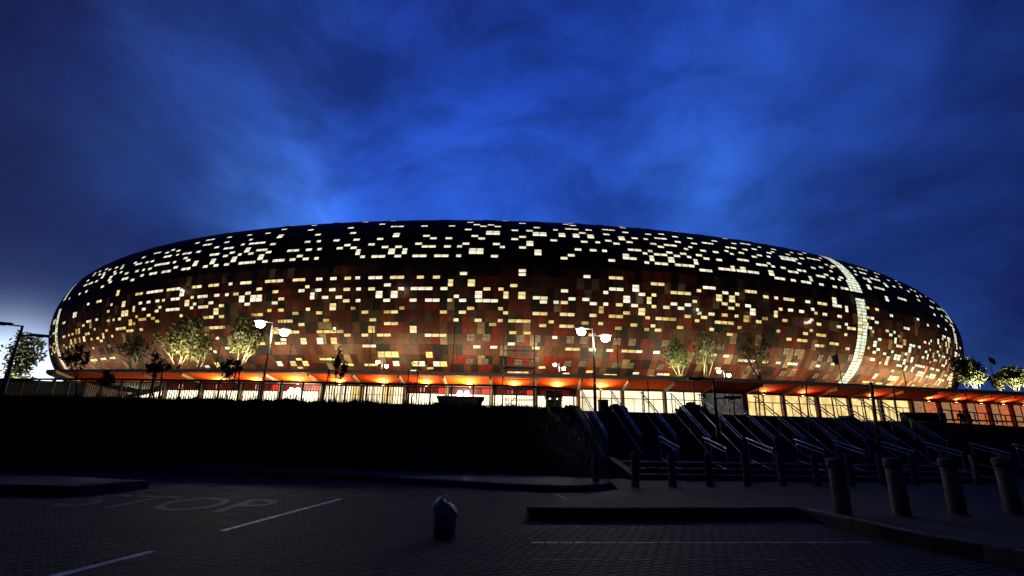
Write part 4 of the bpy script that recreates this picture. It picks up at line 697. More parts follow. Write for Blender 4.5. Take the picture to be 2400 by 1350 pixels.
# handrails
def zst(a):
    if a < r1s: return PZ + (Z1 - PZ) * a / r1s
    if a < r1s + LAND: return Z1
    return Z1 + (Z2 - Z1) * (a - r1s - LAND) / run
RX = [1361, 1434, 1505, 1574, 1640, 1706, 1770, 1833, 1895, 1958, 2017, 2060]
rail_m = mat('handrail_steel', (.55, .58, .64), .4, metal=.5)
def brel(u):
    d = Vector(tuple(ray(u, 935))); d.z = 0; d.normalize(); # intersection with line of stair tops
    P0 = sp(r2, 0, 0); # P0 + vb*b along ray
    M_ = np.array([[vb.x, -d.x], [vb.y, -d.y]]); s_ = np.linalg.solve(M_, np.array([-P0.x, -P0.y])); return float(s_[0])
def rail_run(name, b, a0, a1, infill, label):
    t_ = empty(name, tuple(sp(a0, b, zst(a0))), label=label, category='handrail', group='handrails on the wide stairs')
    h = .84
    m1 = MB(); m1.tube([sp(a1 + .10, b, zst(a1) + h), sp(a1, b, zst(a1) + h), sp(a0, b, zst(a0) + h), sp(a0 - .06, b, zst(a0) + h)], .026, 6); wb(m1, 'top_rail', rail_m, t_)
    m1 = MB(); m1.tube([sp(a1, b, zst(a1) + h - .14), sp(a0, b, zst(a0) + h - .14)], .018, 6); wb(m1, 'lower_rail', rail_m, t_)
    m1 = MB(); m1.tube([sp(a1, b, zst(a1) + .12), sp(a0, b, zst(a0) + .12)], .016, 6); wb(m1, 'bottom_rail', rail_m, t_)
    n = max(1, round((a1 - a0) / 1.25))
    for k in range(n + 1):
        a = a0 + (a1 - a0) * k / n; m1 = MB(); m1.tube([sp(a, b, zst(a) - .02), sp(a, b, zst(a) + h)], .022, 6); wb(m1, 'post', rail_m, t_)
    if infill:
        nn = int((a1 - a0) / .12)
        for k in range(nn):
            a = a0 + (a1 - a0) * (k + .5) / nn; m1 = MB(); m1.tube([sp(a, b, zst(a) + .12), sp(a, b, zst(a) + h - .14)], .010, 4, cap=False); wb(m1, 'baluster', rail_m, t_)
ordn = ['first', 'second', 'third', 'fourth', 'fifth', 'sixth', 'seventh', 'eighth', 'ninth', 'tenth', 'eleventh', 'twelfth']
BR = [brel(u) for u in RX]
print('BR', [round(b, 2) for b in BR])
ae = r1s + LAND + .1
for i, b in enumerate(BR):
    if i == 0: b = .05
    rail_run('handrail', b, ae, r2, i in (0, 11), '%s handrail from the grass bank, on the upper flight%s' % (ordn[i], ', with balusters' if i in (0, 11) else ''))

for i, u in enumerate((1547, 1637, 1722, 1812, 1882, 1962, 2039, 2112, 2182, 2259)):
    q = atz(u, 1081, Z1) - F0; b = (q.x * va.y - q.y * va.x) / (vb.x * va.y - vb.y * va.x)
    rail_run('handrail', b, .55, r1s + .05, False, '%s short handrail from the grass bank, on the lower flight behind the bollards' % ordn[i])

# ------------------------------------------------------------------ railing along the bank
fpx = [(-120, 905), (0, 905), (230, 905), (400, 905), (600, 905), (800, 905), (1000, 905), (1200, 905), (1345, 905)]
fl = []
for u, v in fpx:
    p = None
    # 4 m behind the crest
    d = Vector(tuple(ray(u, 940))); d.z = 0; d.normalize()
    best = min(cre, key=lambda q: (q.normalized() - d).xy.length if True else 0)
    rr = math.hypot(best.x, best.y)
    if u < 0: rr = fl[-1].length if fl else 34
    fl.append(d * (rr + np.interp(u, [0, 230, 400, 600, 800, 1000, 1200, 1345], [5.9, 3.9, 3.2, 3.0, 3.0, 1.8, 1.4, .6])) if u >= 0 else d * 35.5)
fl = catmull(fl, 6); L_ = [0]
for a, b in zip(fl, fl[1:]): L_.append(L_[-1] + (b - a).length)
def fat(s): return Vector((np.interp(s, L_, [p.x for p in fl]), np.interp(s, L_, [p.y for p in fl]), TZ))
def proj(p): q = CM @ (np.array(p) - np.array([0, 0, HC])); return round(1200 - FPX * q[0] / q[2]), round(675 + FPX * q[1] / q[2])
print('FENCE', [(proj(p), proj(p + Vector((0, 0, TZ + 1.03))), round(p.length, 1)) for p in fl[::6]], [(proj(c), round(c.length, 1)) for c in crest])
fence = empty('railing', tuple(fat(L_[-1] / 2)), label='long dark steel railing with thin upright bars along the top of the grass bank', category='railing')
post_m = mat('railing_paint', (.05, .05, .05), .5, metal=.2)
TOT = L_[-1]; nb = int(TOT / .93); bal = []
for k in range(nb + 1):
    s = TOT * k / nb; p = fat(s); m1 = MB(); m1.box(p + Vector((0, 0, .48)), (.07, .07, .96)); wb(m1, 'post', post_m, fence)
    if k % 3 == 0: m1 = MB(); m1.lathe([(.02, .96), (.04, .98), (.045, 1.01), (.03, 1.04)], 8, p); wb(m1, 'post_cap', steel, fence)
    if k < nb:
        q = fat(TOT * (k + 1) / nb)
        for zz, w_, h_ in ((.95, .06, .085), (.84, .03, .035), (.1, .03, .04)): m1 = MB(); m1.bar(p + Vector((0, 0, zz)), q + Vector((0, 0, zz)), w_, h_); wb(m1, 'rail', post_m, fence)
        for j in range(1, 8): bal.append(p.lerp(q, j / 8))
bal.sort(key=lambda p: p.length)
bmsh = MB(); bmsh.box((0, 0, .47), (.026, .026, .74)); bme = bmsh.mesh('baluster', post_m)
for p in bal[:300]: o = bpy.data.objects.new('baluster', bme); link(o, fence); o.location = p - fence.location
m1 = MB()
for p in bal[300:]: m1.box(p + Vector((0, 0, .47)), (.026, .026, .74))
if bal[300:]: wb(m1, 'balusters', post_m, fence, kind='stuff')

# ------------------------------------------------------------------ plaza, kerbs, parking
pk = [atz(u, v, PZ) for u, v in ((1870, 1190), (1967, 1208), (2060, 1232), (2183, 1257), (2340, 1283), (2400, 1295))]
pk.append(pk[-1] + (pk[-1] - pk[-2]) * 12)
pf_ = [atz(1245, 1186, PZ), atz(1330, 1187, PZ), atz(1860, 1189, PZ)]
lft = [atz(1450, 1146, PZ), atz(1424, 1122, PZ)]
plz = [pf_[0], pf_[2]] + pk + [Vector((120, 10, 0)), Vector((120, 60, 0)), sp(1.0, SWID + 30, 0), sp(.5, SWID + .2, 0), sp(.5, -.2, 0), lft[1], lft[0]]
def slab(name, pts, z0, z1, m, parent=None, **kw):
    mb = MB(); k = len(pts); mb.quadlist([(p[0], p[1], z1) for p in pts] + [(p[0], p[1], z0) for p in pts], [tuple(range(k))] + [(j, j + k, (j + 1) % k + k, (j + 1) % k) for j in range(k)])
    return mb.build(name, m, parent, **kw) if parent is None else wb(mb, name, m, parent, **kw)
plaza_m = mat('plaza_paving', (.040, .034, .022), .85, stain=.4, var=.3, vscale=2.5, bump=.5, bscale=20)
slab('plaza', plz, -.05, PZ - .006, plaza_m, kind='structure')
def kerb(name, line, z, w, h, m, label, cat='kerb', L=1.0, kind=None):
    line = [Vector((p[0], p[1], 0)) for p in line]; seg = [0]
    for a, b in zip(line, line[1:]): seg.append(seg[-1] + (b - a).length)
    kp = lambda s: Vector((np.interp(s, seg, [p.x for p in line]), np.interp(s, seg, [p.y for p in line]), 0))
    props = dict(label=label, category=cat) if kind is None else dict(kind=kind, label=label)
    t_ = empty(name, tuple(kp(seg[-1] / 2)), **props); n = max(1, int(seg[-1] / L))
    for k in range(n):
        a, b = kp(seg[-1] * k / n), kp(seg[-1] * (k + 1) / n); d = (b - a).normalized(); nrm = Vector((-d.y, d.x, 0)); a, b = a + d * .008, b - d * .008
        P_ = []
        jz = random.uniform(-.006, .006)
        for q in (a, b):
            for o_, zz in ((0, z - h), (0, z - .03), (.03, z), (w, z), (w, z - h)): P_.append(q + nrm * o_ + Vector((0, 0, zz + jz * (zz > z - h))))
        mb = MB(); mb.quadlist(P_, [(0, 1, 2, 3, 4), (9, 8, 7, 6, 5), (0, 5, 6, 1), (1, 6, 7, 2), (2, 7, 8, 3), (3, 8, 9, 4)]); wb(mb, 'kerb_stone', m, t_)
kerb('kerb', pk, PZ + .012, .16, .30, conc_d, 'raised kerb of large concrete blocks running beside the parking bays below the near bollards', L=1.15)
fk = [atz(u, v, 0) for u, v in ((1233, 1219), (1600, 1219), (1872, 1217))]
kerb('kerb', [atz(1238, 1219, 0), atz(1540, 1220, 0), atz(1868, 1216, 0)], PZ + .02, .32, .30, mat('kerb_dark', (.05, .046, .042), .9, var=.3), 'dark low kerb ahead of the staircase between the driveway and the block kerb', L=1.6)  # one darker concrete tone for this low kerb
# far kerb along the bank foot with its strip of pavement
kl = [atz(u, v, 0) for u, v in ((0, 1079), (200, 1091), (400, 1103), (600, 1114), (800, 1123), (1033, 1139), (1233, 1151), (1340, 1154))]
kl = [kl[0] + (kl[0] - kl[1]) * 6] + kl + [atz(1440, 1147, .0)]
kerb('kerb', kl, .17, .16, .28, conc_d, 'long light concrete kerb along the foot of the grass bank', L=1.0)
pv = [p + Vector((0, .15, 0)) for p in kl] + [p + Vector((0, .6, 0)) for p in reversed(foot)]
slab('pavement', pv, -.04, .160, mat('pavement_concrete', (.13, .125, .105), .85, var=.35, vscale=2, bump=.4, bscale=20), kind='structure')
# traffic island
il = [atz(u, v, 0) for u, v in ((-400, 1162), (0, 1160), (177, 1163), (296, 1151))]
it = [il[0] + Vector((0, 2.6, 0)), il[1] + Vector((0, 2.0, 0)), il[2] + Vector((.1, 1.5, 0)), il[3] + Vector((.1, .6, 0))]
slab('traffic_island', il + it[::-1], -.05, .20, mat('island_paving', (.055, .052, .047), .8, var=.3, vscale=4), kind='structure')
kerb('kerb', il + [it[3], it[2]], .22, .14, .30, conc_d, 'pale edged kerb around the end of the low island on the paved lot', L=.8)

# interlocking brick pavers of the parking lot
lot = empty('parking_lot', (0, 8, -.09), kind='structure', label='dark brick paved parking lot')
pm = [mat('paver_%d' % k, c_, .75, var=.25, vscale=6, bump=.3, bscale=60, stain=.45) for k, c_ in enumerate(((.030, .024, .015), (.023, .019, .012), (.038, .030, .018), (.027, .020, .013)))]
pl, pw = .215, .108
ca, sa = math.cos(.42), math.sin(.42)
bricks = []
for i in range(-110, 120):
    for j in range(-80, 150):
        x0, y0 = i * pl + (j % 2) * pl / 2, j * pw
        x, y = ca * x0 - sa * y0, sa * x0 + ca * y0 + 9.5
        if y < 4.6 or y > 19.5 or abs(x) > y * 1.12 + .3: continue
        if y > 13 and (x > 3.6): continue
        bricks.append((x, y))
def inpoly(x, y, P_):
    c = False; n = len(P_)
    for i in range(n):
        a, b = P_[i], P_[i - 1]
        if (a[1] > y) != (b[1] > y) and x < (b[0] - a[0]) * (y - a[1]) / (b[1] - a[1]) + a[0]: c = not c
    return c
isl = [(p.x, p.y) for p in il + it[::-1]]; plp = [(p.x, p.y) for p in plz]; pvp = [(p.x, p.y) for p in pv]
bricks = [b for b in bricks if not (inpoly(*b, plp) or inpoly(*b, isl) or inpoly(*b, pvp))]
bricks.sort(key=lambda b: b[0] ** 2 + b[1] ** 2)
print('BRICKS', len(bricks))
bm_ = []
for k in range(4):
    m1 = MB(); x, y, c = pl / 2 - .006, pw / 2 - .006, .008
    P_ = [(-x, -y, -.04), (x, -y, -.04), (x, y, -.04), (-x, y, -.04), (-x, -y, -c), (x, -y, -c), (x, y, -c), (-x, y, -c), (-x + c, -y + c, 0), (x - c, -y + c, 0), (x - c, y - c, 0), (-x + c, y - c, 0)]
    F_ = [(8, 9, 10, 11)] + [(4 + a, 4 + (a + 1) % 4, 8 + (a + 1) % 4, 8 + a) for a in range(4)] + [(a, (a + 1) % 4, 4 + (a + 1) % 4, 4 + a) for a in range(4)]
    m1.quadlist(P_, F_); bm_.append((m1.mesh('paver', pm[k]), np.array(P_), F_))
Rz = .42
for x, y in bricks[:300]:
    k = random.choices(range(4), (4, 3, 2, 2))[0]; o = bpy.data.objects.new('paver', bm_[k][0]); link(o, lot); o.location = (x, y - 8, .09 + random.gauss(0, .0012)); o.rotation_euler = (random.gauss(0, .008), random.gauss(0, .008), Rz)
m1 = MB(); ca2, sa2 = math.cos(Rz), math.sin(Rz)
for x, y in bricks[300:]:
    k = random.choices(range(4), (4, 3, 2, 2))[0]; P_ = bm_[k][1]; tz = random.gauss(0, .0012); tx, ty = random.gauss(0, .008), random.gauss(0, .008)
    keep = 5 if y < 9 else 5
    m1.quadlist([(ca2 * a - sa2 * b + x, sa2 * a + ca2 * b + y, c + tz + tx * a + ty * b) for a, b, c in P_], bm_[k][2][:keep], k)
wb(m1, 'pavers', pm, lot, kind='stuff')
mb = MB(); mb.quadlist([(-30, 3, -.045), (30, 3, -.045), (30, 24, -.045), (-30, 24, -.045)], [(0, 1, 2, 3)]); wb(mb, 'bedding', mat('joint_sand', (.02, .019, .017), .95), lot)

# road paint
paint = mat('road_paint', (.62, .64, .74), .6, var=.35, vscale=7)
paint_f = mat('road_paint_worn', (.070, .067, .070), .7, var=.6, vscale=5)
paint_v = mat('road_paint_faint', (.16, .155, .13), .7, var=.5, vscale=5)
def pline(a, b, w, m, label, dashes=None):
    a = atz(*a, 0); b = atz(*b, 0); d = (b - a).normalized(); n = Vector((-d.y, d.x, 0)); L = (b - a).length
    m1 = MB(); k = max(1, int(L / .22)); 
    for q in range(k):
        if dashes and random.random() < dashes: continue
        t0, t1 = q / k, (q + 1) / k - .006
        w0 = w * random.uniform(.86, 1.05)
        P_ = [a.lerp(b, t0) - n * w0 / 2, a.lerp(b, t1) - n * w0 / 2, a.lerp(b, t1) + n * w0 / 2, a.lerp(b, t0) + n * w0 / 2]
        m1.quadlist([(p.x, p.y, z) for z in (.0, .006) for p in P_], [(4, 5, 6, 7), (0, 1, 5, 4), (1, 2, 6, 5), (2, 3, 7, 6), (3, 0, 4, 7)])
    return m1.build('painted_line', m, None, kind='structure', label=label)
pline((797, 1170), (518, 1245), .10, paint, 'white painted line crossing the bricks beside the faded STOP')
pline((356, 1293), (60, 1368), .12, paint, 'nearest white painted line with round studs')
pline((1245, 1272), (2045, 1272), .045, paint, 'thin white painted line in front of the dark kerb')
pline((1252, 1312), (1900, 1313), .035, paint_v, 'thin worn broken line nearest the block kerb', .35)
pline((300, 1147), (800, 1168), .06, paint_v, 'thin pale line from the island across the lot')
pline((1302, 1157), (1352, 1184), .16, paint_f, 'short worn line across the driveway')
# studs on the nearest line
st = empty('road_studs', tuple(atz(250, 1322, 0)), label='row of small round white studs on the nearest painted line', category='road studs')
a, b = atz(356, 1293, 0), atz(60, 1368, 0); dd = (b - a).normalized()
for k in range(12):
    m1 = MB(); p = a + dd * (.12 + k * .17) + Vector((-dd.y, dd.x, 0)) * random.uniform(-.02, .02); m1.lathe([(.016, .004), (.014, .012), (.007, .016)], 8, (p.x, p.y, 0)); wb(m1, 'stud', mat('stud_white', (.8, .82, .85), .3), st)
# STOP painted across the lane, stretched for approaching drivers
tm = text_mesh('STOP', 1.0, paint_f, 'painted_word')
pA, pB = atz(228, 1183, 0), atz(600, 1183, 0)
c_ = (atz(395, 1181, 0)); xd = (atz(640, 1192, 0) - atz(190, 1176, 0)); wlen = xd.length; xd.normalize()
yd = (atz(330, 1161, 0) - atz(185, 1190, 0)); hl = yd.length; yd.normalize()
vv = np.array([v.co for v in tm.vertices]); sx = wlen / (vv[:, 0].max() - vv[:, 0].min()); sy = hl / (vv[:, 1].max() - vv[:, 1].min())
for v in tm.vertices:
    x, y, z = v.co; p = c_ + xd * (x * sx) + yd * (y * sy); v.co = (p.x, p.y, .004 + (z + .015) * .08)
link(bpy.data.objects.new('painted_word', tm), None, kind='structure', label='faded word STOP painted on the brick lot')

# ------------------------------------------------------------------ bollards
bol_m = mat('bollard_concrete', (.17, .155, .13), .8, var=.25, vscale=6, bump=.4, bscale=30)
def bollard(u, v, h, r, ring, label, grp, z=PZ):
    p = atz(u, v, z); t_ = empty('bollard', tuple(p), rz=random.uniform(0, 1), label=label, category='bollard', group=grp)
    m1 = MB(); m1.lathe([(r * 1.02, -.02), (r, .03), (r * .98, h - .16 if ring else h - .03), (r * .96, h - .02), (r * .80, h)] if not ring else [(r * 1.0, -.02), (r, .03), (r, h - .17)], 20); m1.build('shaft', bol_m, t_, True)
    if ring: m1 = MB(); m1.lathe([(r * 1.10, h - .165), (r * 1.13, h - .14), (r * 1.13, h - .04), (r * 1.02, h), (r * .6, h + .008)], 20); m1.build('cap', bol_m, t_, True)
    m1 = MB(); m1.lathe([(r * 1.18, -.008), (r * 1.18, .006), (r * 1.04, .010)], 20); m1.build('collar', conc_d, t_)
o11 = ['lone slim grey bollard at the driveway corner, leftmost of the far row'] + ['slim grey bollard, %s from the driveway corner in the row before the stairs' % n for n in ordn[1:]] + ['slim grey bollard at the far end of the row before the stairs']
for q, (u, v) in enumerate(((1397, 1143), (1490, 1140), (1577, 1140), (1664, 1140), (1752, 1140), (1835, 1138), (1917, 1138), (1998, 1138), (2072, 1138), (2148, 1137), (2222, 1137), (2293, 1136), (2362, 1133))):
    z_ = 0.0 if q == 0 else PZ; P_ = atz(u, v, z_); H_ = zat(u, 1061 + (u - 1397) * .006, P_.x, P_.y) - z_
    bollard(u, v, H_, .105, False, o11[min(q, 12)], 'slim bollards before the stairs', z_)
for q, (u, v, tu) in enumerate(((1977, 1205, 1966), (2115, 1207, 2096), (2247, 1205, 2232), (2378, 1203, 2360))):
    P_ = atz(u, v, PZ); bollard(u, v, zat(u, 1075, P_.x, P_.y) - PZ, .145, True, 'thick grey capped bollard, %s from the dark kerb in the near row' % ordn[q], 'thick bollards above the block kerb')

# ------------------------------------------------------------------ retaining wall right of the stairs
ww = [sp(r2 + .4, SWID + .3, 0), sp(r2 + 4.4, SWID + .3, 0), onz(2215, 990, TZ), far_r, far_r + (far_r - onz(2215, 990, TZ)) * 5]
mb = MB(); k = len(ww)
for p in ww: mb.v += [(p.x, p.y, 0), (p.x, p.y, TZ - .006), (p.x, p.y + .35, TZ - .006)]
for i in range(k - 1): a = i * 3; mb.f += [(a, a + 3, a + 4, a + 1), (a + 1, a + 4, a + 5, a + 2)]; mb.m += [0, 0]
mb.build('retaining_wall', mat('retaining_concrete', (.05, .05, .055), .85, var=.3, vscale=1), None, label='dark plain retaining wall under the terrace right of the stairs', category='wall')
pw0, pw1 = onz(2112, 966, TZ + .45), onz(2210, 968, TZ + .45)
mb = MB(); mb.bar(Vector((pw0.x, pw0.y, TZ + .22)), Vector((pw1.x, pw1.y, TZ + .22)), .3, .46); mb.build('parapet', mat('parapet_dark', (.03, .03, .035), .8), None, label='low dark parapet block at the head of the stairs by the two people', category='parapet')
rr0, rr1 = onz(2222, 985, TZ), onz(2420, 998, TZ)
gt = empty('guard_rail', tuple(rr0), label='thin dark guard rail on the terrace edge beside the two people', category='railing')
for k in range(9):
    p = rr0.lerp(rr1, k / 8) + Vector((0, .4, 0)); m1 = MB(); m1.bar(p, p + Vector((0, 0, .5)), .04); wb(m1, 'post', post_m, gt)
m1 = MB(); a, b = rr0 + Vector((0, .4, .5)), rr1 + Vector((0, .4, .5)); m1.bar(a, b, .05); wb(m1, 'rail', post_m, gt)

# ------------------------------------------------------------------ street lamps
pole_m = mat('lamp_pole_paint', (.50, .50, .46), .45, metal=.3); sleeve_m = mat('lamp_pole_sleeve', (.10, .012, .010), .45)
lens_on = mat('street_lamp_lens', (1, 1, 1), .3, emis=(1, .95, .78), es=45, sample=False)
lens_off = mat('street_lamp_lens_off', (.12, .12, .13), .3)
def street_lamp(u, vb_, D, vt, du, on, label, sleeve=.34, hl=.62, e=900, ubase=None, z0=TZ, drop=.38, grp='twin headed street lamps'):
    d = Vector(tuple(ray(u, vb_))); d.z = 0; d.normalize()
    if z0 > 6: D = float(np.polyval(pf, math.atan2(d.x, d.y))) + 2.2
    p = d * D; p.z = z0
    h = zat(u, vt, p.x, p.y) - z0 if True else 0
    r = math.atan2(-p.x, p.y) * .75
    t_ = empty('street_lamp', tuple(p), rz=r, label=label, category='street lamp', group=grp)
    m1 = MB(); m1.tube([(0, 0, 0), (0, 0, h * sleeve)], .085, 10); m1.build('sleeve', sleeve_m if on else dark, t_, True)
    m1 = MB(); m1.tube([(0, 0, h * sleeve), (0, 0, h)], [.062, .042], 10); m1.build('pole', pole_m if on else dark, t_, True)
    for sd, zz in ((-1, h - .03), (1, h - drop)):
        m1 = MB(); m1.bar((0, 0, zz), (sd * .34, 0, zz + .02), .05, .05); a_ = m1.build('arm', pole_m if on else dark, t_)
        m1 = MB(); x0 = sd * .30; x1 = sd * (.30 + hl)
        xs = (min(x0, x1), max(x0, x1)); P_ = []
        for x in xs:
            for y, z in ((-.15, 0), (.15, 0), (.12, .09), (-.12, .09)): P_.append((x, y, zz + z))
        m1.quadlist(P_, [(0, 3, 2, 1), (4, 5, 6, 7), (0, 1, 5, 4), (1, 2, 6, 5), (2, 3, 7, 6), (3, 0, 4, 7)]); hd = m1.build('lamp_head', pole_m if on else dark, t_)
        cx_ = (x0 + x1) / 2
        m1 = MB(); m1.lathe([(.05, -.32), (.16, -.28), (.22, -.18), (.21, -.004)] if on else [(.03, -.04), (.12, -.03), (.15, -.002)], 12, (cx_, 0, zz)); m1.build('lens', lens_on if on else lens_off, hd, True)
        if on and z0 < 4:
            light('bulb', 'SPOT', (cx_, 0, zz - .2), e * 34, (1, .90, .66), t_, .15, target=(cx_, 18, zz - 1.0), size=2.1, blend=.7)
            light('bulb', 'POINT', (cx_, 0, zz - .24), e * .5, (1, .90, .66), t_, .15)
            light('bulb', 'SPOT', (cx_, 0, zz - .22), e * 27, (1, .86, .56), t_, .12, target=(cx_, -15, zz - 6.5), size=1.45, blend=.75)
        elif on: light('bulb', 'POINT', (cx_, 0, zz - .24), e, (1, .93, .74), t_, .15)
    return t_, p, h
street_lamp(612, 930, 28.5, 752, 0, True, 'tall lit twin headed street lamp on the grass bank beside the full leafy tree', e=260)
street_lamp(1395, 950, 25, 770, 0, True, 'tall lit twin headed street lamp at the head of the stairs', e=260)
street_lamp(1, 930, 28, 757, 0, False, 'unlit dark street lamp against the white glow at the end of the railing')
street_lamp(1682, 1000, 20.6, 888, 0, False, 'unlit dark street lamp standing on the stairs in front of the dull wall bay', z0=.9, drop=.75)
for (u, v, D, lb, e) in ((1311, 852, 62, 'short lit twin lamp on the hall roof right of the scaffold', 500), (893, 846, 62, 'short lit twin lamp on the hall roof beside three bright square windows', 500), (1697, 868, 63, 'short lit twin lamp on the hall roof between the bare tree and the forked tree', 260)):
    street_lamp(u, 880, D, v, 0, True, lb, sleeve=.2, e=e, z0=CZ - .15, hl=.5, grp='short twin lamps on the hall roof', drop=.5)
# twin globe lamps in front of the counters
for (u, lb) in ((1086, 'twin white globe lamp behind the dark skip'), (690, 'twin white globe lamp by the red plate of the counter right of the tall lamp'), (316, 'twin white globe lamp at the first counter near the hall end')):
    d = Vector(tuple(ray(u, 915))); d.z = 0; d.normalize(); s_ = swall(u); w_ = ept(s_, OV); D = w_.length - 2.4; p = d * D; p.z = TZ
    t_ = empty('globe_lamp', tuple(p), rz=etan(s_), label=lb, category='lamp', group='twin globe lamps before the counters')
    zl = 5.35; wd = .9 if u > 400 else 2.3
    for sd in (-1, 1):
        m1 = MB(); m1.tube([(sd * wd / 2 - .0, 0, 0), (sd * wd / 2, 0, zl - TZ)], .045, 8); m1.build('pole', steel, t_)
        m1 = MB(); m1.lathe([(.06, 0), (.3, .16), (.36, .4), (.28, .66), (.1, .78)], 14, (sd * wd / 2, 0, zl - TZ)); m1.build('globe', mat('globe_white', (1, 1, 1), .4, emis=(1, .93, .72), es=14, sample=False), t_, True)
        light('bulb', 'POINT', (sd * wd / 2, 0, zl - TZ + 1.0), 260, (1, .90, .66), t_, .3)
    m1 = MB(); m1.bar((-wd / 2, 0, zl - TZ - .1), (wd / 2, 0, zl - TZ - .1), .05); m1.build('crossbar', steel, t_)

# ------------------------------------------------------------------ flagpoles on the hall roof
fp_m = mat('flagpole', (.03, .03, .03), .5); flag_m = mat('flag_cloth', (.45, .42, .40), .8, var=.2); flag_r = mat('flag_cloth_red', (.10, .03, .02), .8)
FP = [(351, 762, 861, 0), (504, 762, 860, 0), (674, 809, 866, 0), (863, 763, 868, 0), (1060, 763, 870, 0), (1449, 774, 880, 0), (1969, 826, 896, 1), (2117, 843, 905, 0), (2233, 858, 908, 0), (2325, 833, 915, 2)]
WH = ['left of the broad leafy tree', 'between the two full leafy trees', 'right of the tall lamp on the grass bank', 'left of the roof twin lamp and bright squares', 'left of the grille windows', 'right of the lamp at the head of the stairs', 'with a pale flag left of the tall glass slot', 'right of the amber star lamp', 'at the far edge of the stadium', 'with a dark flag among the far lit trees']
for q, (u, vt, vb2, fl_) in enumerate(FP):
    s_ = swall(u) if False else None
    d = Vector(tuple(ray(u, 870))); d.z = 0; d.normalize(); a_ = math.atan2(d.x, d.y); D = np.polyval(pf, min(a_, ang[-1])) + 2.2
    p = d * D; p.z = CZ - .13; h = zat(u, vt, p.x, p.y) - p.z
    t_ = empty('flagpole', tuple(p), label='thin dark flagpole ' + WH[q], category='flagpole', group='flagpoles on the hall roof')
    m1 = MB(); m1.tube([(0, 0, 0), (0, 0, h)], [.06, .035], 8); m1.build('pole', fp_m, t_)
    m1 = MB(); m1.lathe([(.03, h), (.07, h + .05), (.03, h + .12)], 8); m1.build('finial', fp_m, t_)
    if fl_:
        m1 = MB(); nx_, nz_ = 8, 6; wd, hh = (-.8, 1.3) if fl_ == 1 else (.9, .8)
        for k in range(2):
            for i in range(nx_ + 1):
                for j in range(nz_ + 1):
                    x = wd * i / nx_; m1.v.append((x * (1 - .25 * j / nz_), .14 * math.sin(i * 1.1 + j * .4) * i / nx_ + k * .012, h - .15 - hh * j / nz_ - .35 * i / nx_))
        for k in range(2):
            o_ = k * (nx_ + 1) * (nz_ + 1)
            for i in range(nx_):
                for j in range(nz_): a = o_ + i * (nz_ + 1) + j; m1.f.append((a, a + 1, a + nz_ + 2, a + nz_ + 1)); m1.m.append(0)
        m1.build('flag', flag_m if fl_ == 1 else flag_r, t_, True)

